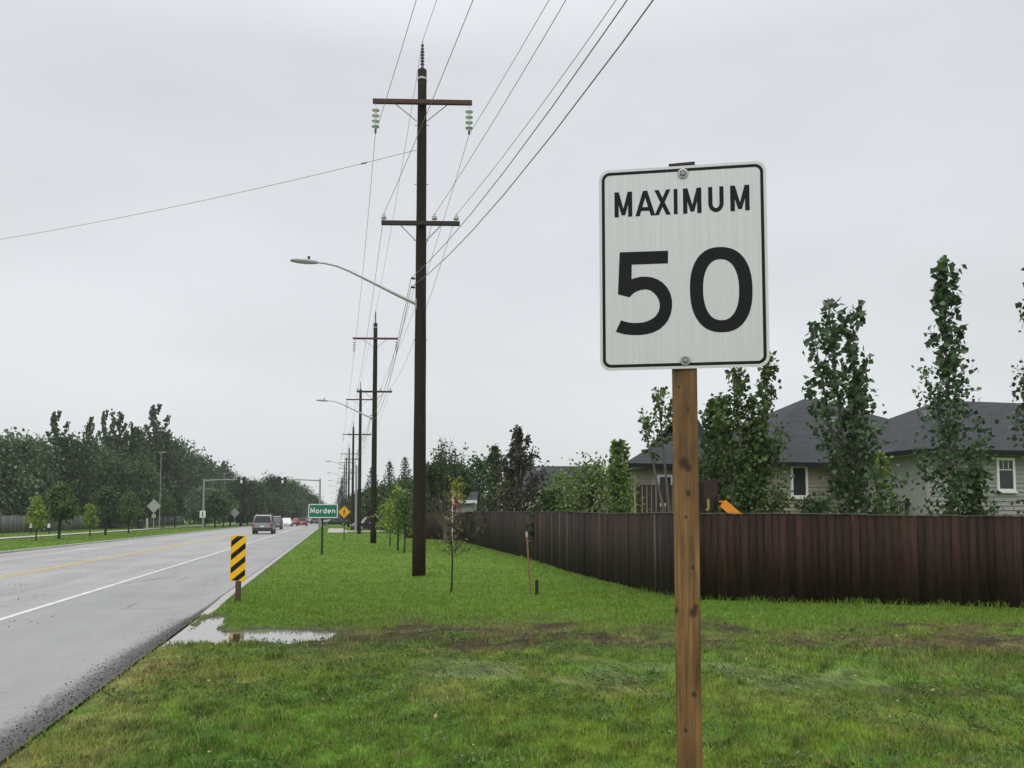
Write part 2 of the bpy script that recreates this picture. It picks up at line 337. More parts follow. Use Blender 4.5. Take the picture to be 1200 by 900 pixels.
wm = bpy.data.materials.new('muddy_water'); wm.use_nodes = True; b_ = wm.node_tree.nodes['Principled BSDF']
b_.inputs['Base Color'].default_value = (.20, .19, .165, 1); b_.inputs['Roughness'].default_value = .04; b_.inputs['Specular IOR Level'].default_value = .9; b_.inputs['IOR'].default_value = 1.6
M['water'] = wm

# ------------------------------------------------------------------ mesh helpers
class MB:
    def __init__(s): s.v = []; s.f = []; s.mi = []
    def face(s, pts, mi=0):
        k = len(s.v); s.v += [tuple(p) for p in pts]; s.f.append(tuple(range(k, k+len(pts)))); s.mi.append(mi)
    def add(s, vs, fs, mi=0):
        k = len(s.v); s.v += [tuple(p) for p in vs]
        for f in fs: s.f.append(tuple(k+i for i in f)); s.mi.append(mi)
    def box(s, c, size, rot=None, mi=0):
        hx, hy, hz = size[0]/2, size[1]/2, size[2]/2
        vs = [Vector((x*hx, y*hy, z*hz)) for z in (-1, 1) for y in (-1, 1) for x in (-1, 1)]
        if rot: vs = [rot @ v for v in vs]
        c = Vector(c)
        s.add([v+c for v in vs], [(0, 2, 3, 1), (4, 5, 7, 6), (0, 1, 5, 4), (2, 6, 7, 3), (0, 4, 6, 2), (1, 3, 7, 5)], mi)
    def beam(s, a, b, w, h, mi=0):
        a = Vector(a); b = Vector(b); d = (b-a); q = d.to_track_quat('Y', 'Z').to_matrix()
        s.box((a+b)/2, (w, d.length, h), q, mi)
    def tube(s, pts, rad, n=8, mi=0, cap=True):
        pts = [Vector(p) for p in pts]
        if not hasattr(rad, '__len__'): rad = [rad]*len(pts)
        k = len(s.v); ref = None
        for i, p in enumerate(pts):
            d = (pts[min(i+1, len(pts)-1)]-pts[max(i-1, 0)]); d = d.normalized() if d.length > 1e-9 else Vector((0, 0, 1))
            if ref is None: ref = Vector((1, 0, 0)) if abs(d.x) < .8 else Vector((0, 1, 0))
            u = (ref-d*ref.dot(d)).normalized(); w_ = d.cross(u); ref = u
            for j in range(n):
                a = 2*pi*j/n; s.v.append(tuple(p+(u*cos(a)+w_*sin(a))*rad[i]))
        for i in range(len(pts)-1):
            for j in range(n):
                s.f.append((k+i*n+j, k+i*n+(j+1) % n, k+(i+1)*n+(j+1) % n, k+(i+1)*n+j)); s.mi.append(mi)
        if cap:
            s.f.append(tuple(k+j for j in reversed(range(n)))); s.mi.append(mi)
            s.f.append(tuple(k+(len(pts)-1)*n+j for j in range(n))); s.mi.append(mi)
    def lathe(s, c, prof, n=12, mi=0):
        s.tube([Vector(c)+Vector((0, 0, z)) for r_, z in prof], [max(r_, .0005) for r_, z in prof], n, mi)
    def build(s, name, m, parent=None, smooth=False, loc=None):
        me = bpy.data.meshes.new(name); me.from_pydata(s.v, [], s.f)
        for mm in (m if isinstance(m, (list, tuple)) else [m]):
            if mm: me.materials.append(mm)
        if any(s.mi): me.polygons.foreach_set('material_index', s.mi)
        if smooth: me.polygons.foreach_set('use_smooth', [True]*len(me.polygons))
        me.update()
        o = bpy.data.objects.new(name, me); C.objects.link(o)
        if parent: o.parent = parent
        if loc: o.location = loc
        return o

def tag(o, label=None, cat=None, group=None, kind=None):
    if label: o['label'] = label
    if cat: o['category'] = cat
    if group: o['group'] = group
    if kind: o['kind'] = kind
    return o
def empty(name, loc, rz=0, label=None, cat=None, group=None):
    o = bpy.data.objects.new(name, None); C.objects.link(o); o.location = loc; o.rotation_euler = (0, 0, rz); o.empty_display_size = .2
    return tag(o, label, cat, group)
def copy_tree(o, parent=None):
    c = o.copy(); C.objects.link(c); c.parent = parent
    for ch in list(o.children): copy_tree(ch, c)
    return c

def np_mesh(name, co, loops, lt, cols, m, parent=None, smooth=False):
    """co (n,3); loops flat index list; lt loop totals; cols per-vertex (n,3)"""
    me = bpy.data.meshes.new(name)
    me.vertices.add(len(co)); me.vertices.foreach_set('co', np.asarray(co, np.float32).ravel())
    me.loops.add(len(loops)); me.loops.foreach_set('vertex_index', np.asarray(loops, np.int32))
    me.polygons.add(len(lt)); st = np.concatenate(([0], np.cumsum(lt)[:-1])).astype(np.int32)
    me.polygons.foreach_set('loop_start', st); me.polygons.foreach_set('loop_total', np.asarray(lt, np.int32))
    me.update(calc_edges=True)
    if cols is not None:
        a = me.color_attributes.new('col', 'FLOAT_COLOR', 'POINT')
        c4 = np.ones((len(co), 4), np.float32); c4[:, :3] = cols; a.data.foreach_set('color', c4.ravel())
    if smooth: me.polygons.foreach_set('use_smooth', np.ones(len(lt), bool))
    me.materials.append(m)
    o = bpy.data.objects.new(name, me); C.objects.link(o)
    if parent: o.parent = parent
    return o

_perm = rng.random((256, 256)).astype(np.float64)
def vnoise(x, y):
    xi = np.floor(x).astype(int); yi = np.floor(y).astype(int); fx = x-xi; fy = y-yi
    fx = fx*fx*(3-2*fx); fy = fy*fy*(3-2*fy)
    g = lambda i, j: _perm[i % 256, j % 256]
    return (g(xi, yi)*(1-fx)+g(xi+1, yi)*fx)*(1-fy)+(g(xi, yi+1)*(1-fx)+g(xi+1, yi+1)*fx)*fy
def fbm(x, y, o=4):
    s = 0; a = .5; t = 0
    for i in range(o): s = s+a*vnoise(x*2**i+17*i, y*2**i+31*i); t += a; a *= .55
    return s/t
def sstep(a, b, x):
    t = np.clip((x-a)/(b-a), 0, 1); return t*t*(3-2*t)

# ------------------------------------------------------------------ ground
KR, KL = -2.13, -14.55        # right and left edges of the road
RZ = -.03                    # level of the road
PUD = (-1.0, 11.75, 1.15, .62)   # puddle centre and half sizes
rd = Vector((cos(-YAW), sin(-YAW)))
def camuv(x, y):             # sideways and forward distance in the direction the ruts run
    return x*cos(YAW)-y*sin(YAW), x*sin(YAW)+y*cos(YAW)
def pudmask(x, y):
    u = (x-PUD[0])/PUD[2]; v = (y-PUD[1]+.17*(x-PUD[0]))/PUD[3]
    e = np.sqrt(u*u+v*v)+(fbm(x*2.1+5, y*2.1, 4)-.5)*1.35+(fbm(x*9+5, y*9, 3)-.5)*.55
    g_ = np.abs((y-12.0)/.9)**2+np.abs((x+1.9)/.45)**2        # the cut through the kerb
    gut = np.sqrt(((x+1.84)/.20)**2+((y-12.9)/1.3)**2)+(fbm(x*3, y*3, 3)-.5)*.6
    return np.minimum(np.minimum(e, np.sqrt(g_)+.1), gut)
def track(x, y):             # worn vehicle track crossing the verge: 1 = most worn
    u, v = camuv(x, y)
    c = 11.35-.05*u+.25*(fbm(u*.3+3, v*0+1, 2)-.5)
    wv = 1.15
    a = np.exp(-((v-c)/wv)**2)
    return a*sstep(-3.6, -2.6, u)*(.30+1.7*sstep(.38, .66, fbm(x*.9+9, y*.9, 4)))*.8
def matted(x, y):            # rows of long grass laid flat
    u, v = camuv(x, y)
    c = 8.35-.14*(u-1); a = np.exp(-((v-c)/.62)**2)*sstep(-1.6, -.4, u)
    return a*sstep(.36, .6, fbm(x*1.3+40, y*1.3, 4))
def gz(x, y):
    x = np.asarray(x, float); y = np.asarray(y, float)
    z = (fbm(x*.7, y*.7, 3)-.5)*.07+(fbm(x*3.1+8, y*3.1, 3)-.5)*.07+(fbm(x*7+2, y*7, 2)-.5)*.03
    u, v = camuv(x, y)
    z = z-.03*np.clip(track(x, y), 0, 1)
    near = 1-sstep(25, 45, v); z = z*near
    z = z*sstep(0, .5, np.abs(x-KR))
    p = pudmask(x, y); z = z*sstep(.8, 1.6, p)-.085*(1-sstep(.75, 1.25, p))
    z = np.where(x < KR+.02, RZ-.02, z); z = np.where((x < KR+.20) & (x >= KR+.02) & (y > 14.3), np.minimum(z, -.02), z)
    return z
def turfcol(x, y):
    """own colour of the turf (albedo) : fresh, yellowed, brown soil"""
    u, v = camuv(x, y)
    n1 = fbm(x*.55, y*.55, 4); n2 = fbm(x*2.3+50, y*2.3, 4); n3 = fbm(x*.18+7, y*.18, 3)
    fresh = np.stack([.132+0*x, .232+0*x, .028+0*x], -1)
    olive = np.array([.18, .235, .028]); dry = np.array([.33, .285, .11]); soil = np.array([.065, .048, .032]); deep = np.array([.08, .20, .032])
    near = 1-sstep(9.5, 13.5, v)
    def mix(c, k, f): return c*(1-f[..., None])+k*f[..., None]
    c = mix(fresh, olive, np.clip(sstep(.4, .62, n1)*(.15+.45*near), 0, 1))
    c = mix(c, deep, sstep(.56, .74, n2)*.55*near)
    c = mix(c, dry, np.clip(sstep(.52, .72, fbm(x*1.1+20, y*1.1, 5))*near*.32, 0, 1))
    edge = (1-sstep(KR+.1, KR+1.3, x+.5*(n2-.5)))*(1-sstep(9, 13, y))*(x > KR)
    c = mix(c, dry, np.clip(edge*.65*sstep(.35, .6, n2+.1), 0, 1))
    tr = np.clip(track(x, y), 0, 1); c = mix(c, np.array([.15, .115, .055]), np.clip(tr*1.35*sstep(.28, .5, n2), 0, .85))
    soilm = np.clip(tr*1.7*sstep(.45, .60, fbm(x*1.9+70, y*3.1, 4)), 0, 1)
    # brown scrape near the right of the ruts
    q = np.exp(-(((u-3.9)/1.0)**2+((v-7.45)/.22)**2)); soilm = np.maximum(soilm, q*sstep(.38, .5, n2))
    q = np.exp(-(((u-5.6)/.5)**2+((v-11.0)/.45)**2)); soilm = np.maximum(soilm, q*.8*sstep(.35, .5, n2))
    c = mix(c, soil, soilm*.85)
    c = mix(c, np.array([.19, .24, .12]), matted(x, y)*.45)
    c = c*(.86+.28*n3[..., None])*(1+(fbm(x*7+11, y*7, 3)-.5)*1.5*near+(fbm(x*19+5, y*19, 2)-.5)*.8*near)[..., None]
    return c, soilm

# near patch fine grid + far sheet in one mesh
def axis(segs):
    a = []
    for lo, hi, st in segs: a += list(np.arange(lo, hi, st))
    return np.array(a+[segs[-1][1]])
kr_pts = [KR-.30, KR-.28, KR-.005, KR]
xs = np.concatenate([[-3000, -1200, -500, -250, -120, -80, -60, -45, -36], axis([(-32, KL-.6, .9)]), [KL-.25, KL-.02, KL, KL+.02, KL+.3], axis([(KL+1, -3, 2.0)]), [KR-.35, KR-.02, KR], axis([(KR+.1, 10, .1)]), axis([(10.5, 30, 1.2)])[:], [36, 50, 80, 120, 250, 500, 1200, 3000]])
xs = np.unique(np.round(xs, 4))
ys = np.concatenate([[-3000, -1000, -300, -100, -40, -20, -8, -2, 1], axis([(2.5, 20, .1)]), axis([(20.5, 60, .7)]), axis([(62, 160, 4)]), [180, 220, 280, 350, 450, 600, 800, 1200, 2000, 4500]])
X, Y = np.meshgrid(xs, ys)
Zg = gz(X, Y); inroad = (X < KR-.01) & (X > KL+.01); Zg[inroad] = RZ-.03
cg, _s = turfcol(X, Y); cg = cg*(.8+.2*sstep(12, 40, camuv(X, Y)[1]))[..., None]
pm = pudmask(X, Y); mud = (1-sstep(.95, 1.35, pm))*(X > KR-.1); cg = cg*(1-mud[..., None])+np.array([.10, .088, .07])*mud[..., None]
idx = np.arange(X.size).reshape(X.shape)
q = np.stack([idx[:-1, :-1], idx[:-1, 1:], idx[1:, 1:], idx[1:, :-1]], -1).reshape(-1, 4)
go = np_mesh('ground', np.stack([X, Y, Zg], -1).reshape(-1, 3), q.ravel(), np.full(len(q), 4), cg.reshape(-1, 3), M['turf'], smooth=True); tag(go, kind='structure')

def sheet(name, x0, x1, y0, y1, z, m, kind='structure'):
    b = MB(); b.face([(x0, y0, z), (x1, y0, z), (x1, y1, z), (x0, y1, z)]); return tag(b.build(name, m), kind=kind)
sheet('road', KL+.02, KR-.02, -60, 1500, RZ, M['road'])
lw = .12
b = MB()
for x in (-5.16, -12.25): b.face([(x-lw/2, -60, RZ+.004), (x+lw/2, -60, RZ+.004), (x+lw/2, 900, RZ+.004), (x-lw/2, 900, RZ+.004)])
tag(b.build('white_road_line', M['line_white']), kind='structure')
b = MB()
for x in (-8.98, -8.72): b.face([(x-lw/2, -60, RZ+.004), (x+lw/2, -60, RZ+.004), (x+lw/2, 900, RZ+.004), (x-lw/2, 900, RZ+.004)])
tag(b.build('yellow_road_line', M['line_yellow']), kind='structure')
# kerbs
def kerb(name, segs, w_, top, m=M['concrete']):
    b = MB()
    for (x0, y0, x1, y1, z0, z1) in segs:
        s_ = -1 if x0 < -10 else 1; a = [(x0, y0), (x0+s_*w_, y0)]; c = [(x1, y1), (x1+s_*w_, y1)]
        vs = [(a[0][0], a[0][1], RZ-.2), (a[0][0], a[0][1], z0-.012), (a[0][0]+s_*.02, a[0][1], z0), (a[1][0], a[1][1], z0), (a[1][0], a[1][1], RZ-.2)]
        vs += [(c[0][0], c[0][1], RZ-.2), (c[0][0], c[0][1], z1-.012), (c[0][0]+s_*.02, c[0][1], z1), (c[1][0], c[1][1], z1), (c[1][0], c[1][1], RZ-.2)]
        b.add(vs, [(0, 1, 6, 5), (1, 2, 7, 6), (2, 3, 8, 7), (3, 4, 9, 8), (0, 4, 3, 2, 1), (5, 6, 7, 8, 9)])
    return tag(b.build(name, m), kind='structure')
ks = []
y = 14.4
while y < 600:
    st = 3.0 if y < 60 else 12.0
    z = .035; ks.append((KR-.015, y, KR-.015, y+st-.012, z if y > 15 else -.015, z)); y += st
kerb('kerb', ks, .17, .03)
kerb('kerb', [(KL+.015, y, KL+.015, y+5.98, .05, .05) for y in range(-12, 300, 6)], .2, .05)
sheet('sidewalk', -25.3, -23.7, 5, 420, .012, M['walk'])
b = MB(); b.face([(-3.9, 103, .012), (-1.6, 103, .012), (-1.6, 109, .012), (-3.9, 109, .012)])
sheet('driveway', -.6, 1.5, 86, 118, .016, M['walk'])
sheet('driveway', 1.5, 14, 90.2, 97.4, .020, M['walk'])
b = MB()
n_ = 90
b.add([(PUD[0]-1.6+3.6*i/n_, 10.2+5.4*j/n_, -.043+.0*i) for j in range(n_+1) for i in range(n_+1)], [(j*(n_+1)+i, j*(n_+1)+i+1, (j+1)*(n_+1)+i+1, (j+1)*(n_+1)+i) for j in range(n_) for i in range(n_) if PUD[0]-1.6+3.6*i/n_ > KR-.02])
pw = b.build('puddle_water', M['water'])
tag(pw, kind='structure')
# shallow overflow film on the road edge beside the puddle
# ------------------------------------------------------------------ grass blades
def segd(x, y, S_):
    (ax, ay), (bx_, by_) = S_; dx, dy = bx_-ax, by_-ay; t = np.clip(((x-ax)*dx+(y-ay)*dy)/(dx*dx+dy*dy), 0, 1)
    return np.hypot(x-ax-t*dx, y-ay-t*dy)
_c = G(800, 702.5); _e = G(1200, 713); _s = G(613, 653); FC = ((_c.x, _c.y), (_e.x+2, _e.y-1.05)); FS = ((_c.x, _c.y), (_s.x, _s.y))
def grass():
    tot = 560000
    lr = rng.random(tot); r0, r1 = 4.0, 150.0
    v = r0*(r1/r0)**lr
    u = (rng.random(tot)*2-1)*.74*v
    x = u*cos(YAW)+v*sin(YAW); y = -u*sin(YAW)+v*cos(YAW)
    keep = (x > KR+.03+.15*(y > 14.2)) | ((x < KL-.22) & (x > -36))
    keep &= ~((x > -25.4) & (x < -23.6)) & ~((x > -.65) & (x < 1.55) & (y > 86) & (y < 118)) & ~((x > 1.5) & (x < 14) & (y > 90) & (y < 97.5))
    pm = pudmask(x, y); keep &= pm > 1.08
    # thin fringe ragged over the near edge
    rag = (x > KR) & (y < 11.5) & (x < KR+.1+.22*fbm(y*1.6, y*0+2, 3)); keep &= ~(rag & (rng.random(tot) < .6))
    c, soilm = turfcol(x, y)
    keep &= rng.random(tot) > soilm*.8
    keep &= rng.random(tot) > .5*np.clip(track(x, y), 0, 1)*(v < 30)
    x, y, v, c = x[keep], y[keep], v[keep], c[keep]; n = len(x)
    tall = fbm(x*1.7+3, y*1.7, 3); matm = matted(x, y)
    tuft = sstep(.58, .72, fbm(x*4+90, y*4, 3))*(v < 16)
    u2, v2 = camuv(x, y)
    longer = np.exp(-((v2-9.6+.1*u2)/.8)**2)*sstep(2.0, 3.4, u2)
    longer = np.maximum(longer, np.exp(-((v2-10.6)/.45)**2)*sstep(-2.6, -1.5, u2)*(1-sstep(.2, 1.2, u2))*.9)
    h = (.030+.035*tall)*(.6+.8*rng.random(n))*(1+.9*longer+.6*tuft)*(1-.35*np.clip(track(x, y), 0, 1)*(v < 20))
    fa = np.minimum(segd(x, y, FC), segd(x, y, FS)); longer2 = np.exp(-(fa/.16)**2)*(.4+fbm(x*3, y*3, 2)*1.6); h = h*(1+longer2*1.8)
    h = np.where(matm > .3, .075+.05*rng.random(n), h)
    fnc = (np.hypot(x-7, 0) < .0)
    w_ = np.maximum(.0038+.003*rng.random(n), .00085*v)*(1+.3*rng.random(n))
    h = np.maximum(h, np.minimum(w_*1.2, .07)); h = np.minimum(h, .16)
    az = rng.random(n)*2*pi
    laz = rng.random(n)*2*pi; lean = (.25+.9*rng.random(n)**1.3)*(1+1.3*sstep(12, 30, v))
    fl = matm > .3; laz = np.where(fl, .3+fbm(x*2, y*2, 2)*4, laz); lean = np.where(fl, 2.6+rng.random(n), lean)
    z0 = gz(x, y)-.004
    dx, dy = np.cos(az)*w_/2, np.sin(az)*w_/2
    nl = np.sqrt(1+lean**2)
    lx, ly, lz = np.cos(laz)*lean/nl*h, np.sin(laz)*lean/nl*h, h/nl
    m1 = .5
    co = np.empty((n, 5, 3))
    co[:, 0] = np.stack([x-dx, y-dy, z0], -1); co[:, 1] = np.stack([x+dx, y+dy, z0], -1)
    mx_, my_, mz_ = x+lx*.3, y+ly*.3, z0+lz*.62
    co[:, 2] = np.stack([mx_+dx*.8, my_+dy*.8, mz_], -1); co[:, 3] = np.stack([mx_-dx*.8, my_-dy*.8, mz_], -1)
    co[:, 4] = np.stack([x+lx, y+ly, z0+lz], -1)
    bi = np.arange(n)*5
    lp = np.stack([bi, bi+1, bi+2, bi+3, bi+3, bi+2, bi+4], -1).ravel(); lt = np.tile([4, 3], n)
    va = .30*(1-.8*sstep(9, 24, v))[:, None]; var = (1-va+2*va*rng.random((n, 1)))
    tint = 1+(rng.random((n, 3))-.5)*np.array([.35, .12, .3])*(1-.7*sstep(9, 24, v))[:, None]
    c = c*var*tint*1.12
    dead = rng.random(n) < (.10*(1-sstep(8, 16, v))+.004); c[dead] = np.array([.33, .27, .13])*var[dead]
    cc = np.repeat(c[:, None, :], 5, 1)
    o = np_mesh('grass', co.reshape(-1, 3), lp, lt, cc.reshape(-1, 3), M['grass'])
    return tag(o, 'short green mown grass on both verges of the road', 'grass', kind='stuff')
grass()
def leaf_quads(cen, size, cols, up=.0, droop=False, aspect=.8, r=rng):
    """kite shaped leaves at cen (n,3); size (n,)"""
    n = len(cen)
    a = r.normal(size=(n, 3)); a[:, 2] += up
    a /= np.linalg.norm(a, axis=1)[:, None]
    t = r.normal(size=(n, 3))
    if droop: t[:, 2] -= 1.3
    t -= a*(a*t).sum(1)[:, None]; t /= np.linalg.norm(t, axis=1)[:, None]
    s = np.cross(a, t); size = size[:, None]
    fold = a*size*.12
    co = np.stack([cen, cen+t*size*.42+s*size*aspect*.5+fold, cen+t*size, cen+t*size*.42-s*size*aspect*.5+fold], 1)
    return co.reshape(-1, 3), np.repeat(cols, 4, 0)
def leaf_mesh(name, cen, size, cols, m, parent=None, **k):
    co, cc = leaf_quads(cen, size, cols, **k); n = len(cen)
    return np_mesh(name, co, np.arange(n*4), np.full(n, 4), cc, m, parent)
def weeds():
    cen = []; sz = []; col = []
    for _ in range(1500):
        v = rng.uniform(4.6, 12.5); u = rng.uniform(-.66, .66)*v
        x = u*cos(YAW)+v*sin(YAW); y = -u*sin(YAW)+v*cos(YAW)
        if x < KR+.15: continue
        if fbm(np.array([x*1.4+60]), np.array([y*1.4]), 3)[0] < .50: continue
        if pudmask(np.array([x]), np.array([y]))[0] < 1.3: continue
        k = rng.integers(10, 26); rr = rng.uniform(.05, .13)
        p = np.stack([x+rng.normal(size=k)*rr, y+rng.normal(size=k)*rr, np.zeros(k)], -1)
        p[:, 2] = gz(p[:, 0], p[:, 1])+rng.uniform(.025, .06, k)
        cen.append(p); sz.append(rng.uniform(.018, .035, k)); col.append(np.tile(np.array([[.08, .17, .030], [.12, .21, .06], [.07, .14, .03]][rng.integers(3)])*rng.uniform(.7, 1.3), (k, 1)))
    o = leaf_mesh('clover', np.concatenate(cen), np.concatenate(sz), np.concatenate(col), M['grass'], up=1.8, aspect=.9)
    tag(o, 'low clover and broad-leaved weeds growing in the near grass', 'weeds', kind='stuff')
    # dry leaves and clippings
    n = 420; v = rng.uniform(4.8, 13, n); u = rng.uniform(-.6, .66, n)*v
    sel = rng.random(n) < .25+.75*np.exp(-((v-11.2)/1.0)**2); v = v[sel]; u = u[sel]; n = len(v)
    x = u*cos(YAW)+v*sin(YAW); y = -u*sin(YAW)+v*cos(YAW); ok = (x > KR+.2) & (pudmask(x, y) > 1.2); x, y = x[ok], y[ok]; n = len(x)
    p = np.stack([x, y, gz(x, y)+.045], -1)
    cols = np.ones((n, 3))*rng.uniform(.5, 1.3, (n, 1))
    o = leaf_mesh('fallen_leaves', p, rng.uniform(.02, .05, n), cols, M['leaf_litter'], up=2.2)
    tag(o, 'dry brown fallen leaves scattered over the worn grass', 'leaves', kind='stuff')
weeds()
def debris():
    n = 2600; y = rng.uniform(4, 14.2, n); x = KR-.02-np.abs(rng.normal(size=n))*.17
    m2 = 500; cy_ = rng.uniform(7, 30, 26); cx_ = rng.uniform(-9, -2.6, 26); k = rng.integers(0, 26, m2)
    x = np.concatenate([x, cx_[k]+rng.normal(size=m2)*.22]); y = np.concatenate([y, cy_[k]+rng.normal(size=m2)*.35]); n = len(x)
    s_ = rng.uniform(.003, .011, n); s_[-m2:] *= 1.5; ok = (x < KR-.01); x, y, s_ = x[ok], y[ok], s_[ok]; n = len(x)
    base = np.array([[1, 0, 0], [-.5, .87, 0], [-.5, -.87, 0], [0, 0, .8]])
    co = base[None]*s_[:, None, None]*rng.uniform(.6, 1.5, (n, 4, 1)); co[:, :, 0] += x[:, None]; co[:, :, 1] += y[:, None]; co[:, :, 2] += RZ+.0005
    f = np.array([0, 1, 3, 1, 2, 3, 2, 0, 3]); lp_ = (np.arange(n)*4)[:, None]+f
    c = np.ones((n, 3))*rng.uniform(.15, 1.2, (n, 1))**1.5*np.array([.20, .18, .16])
    o = np_mesh('road_grit', co.reshape(-1, 3), lp_.ravel(), np.full(n*3, 3), np.repeat(c, 4, 0), M['grass']); tag(o, 'dark grit and mud crumbs along the near road edge', 'grit', kind='stuff')
debris()

# ------------------------------------------------------------------ drawn strokes (lettering)
def ribbon(b, pts, wd, T, closed=False, mi=0):
    n = len(pts); pts = [Vector(p) for p in pts]; A = []; B = []
    for i, p in enumerate(pts):
        if closed: d0 = (p-pts[i-1]).normalized(); d1 = (pts[(i+1) % n]-p).normalized()
        else:
            d0 = (p-pts[i-1]).normalized() if i else (pts[1]-p).normalized(); d1 = (pts[i+1]-p).normalized() if i < n-1 else d0
        n0 = Vector((-d0.y, d0.x)); n1 = Vector((-d1.y, d1.x)); m_ = (n0+n1)
        m_ = m_.normalized() if m_.length > 1e-6 else n0
        k = (wd/2)/max(.35, m_.dot(n0)); A.append(p+m_*k); B.append(p-m_*k)
    for i in range(n if closed else n-1):
        j = (i+1) % n; b.face([T(A[i]), T(B[i]), T(B[j]), T(A[j])], mi)
def arc(cx, cy, rx, ry, a0, a1, n=14):
    return [(cx+rx*cos(radians(a0+(a1-a0)*i/n)), cy+ry*sin(radians(a0+(a1-a0)*i/n))) for i in range(n+1)]
def clip_poly(poly, x0, x1, y0, y1):
    def cl(p, inside, inter):
        o = []
        for i in range(len(p)):
            a, c = p[i-1], p[i]
            if inside(c):
                if not inside(a): o.append(inter(a, c))
                o.append(c)
            elif inside(a): o.append(inter(a, c))
        return o
    for ax, v, sg in ((0, x0, 1), (0, x1, -1), (1, y0, 1), (1, y1, -1)):
        def ins(p): return (p[ax]-v)*sg >= -1e-9
        def itr(a, c):
            t = (v-a[ax])/(c[ax]-a[ax]); return (a[0]+t*(c[0]-a[0]), a[1]+t*(c[1]-a[1]))
        if poly: poly = cl(poly, ins, itr)
    return poly
def rrect(w_, h_, r_, n=8):
    o = []
    for cx, cy, a0 in ((w_/2-r_, h_/2-r_, 0), (-w_/2+r_, h_/2-r_, 90), (-w_/2+r_, -h_/2+r_, 180), (w_/2-r_, -h_/2+r_, 270)):
        o += arc(cx, cy, r_, r_, a0, a0+90, n)
    return o
def plate(b, outline, t, mi=0):       # plate in xz plane, front at y=-t/2
    n = len(outline)
    b.add([(x, -t/2, z) for x, z in outline]+[(x, t/2, z) for x, z in outline], [tuple(range(n)), tuple(reversed(range(n, 2*n)))]+[(i, i+n, (i+1) % n+n, (i+1) % n) for i in range(n)], mi)
def ring(b, o1, o2, y, mi=0):
    n = len(o1)
    for i in range(n):
        j = (i+1) % n; b.face([(o1[i][0], y, o1[i][1]), (o1[j][0], y, o1[j][1]), (o2[j][0], y, o2[j][1]), (o2[i][0], y, o2[i][1])], mi)

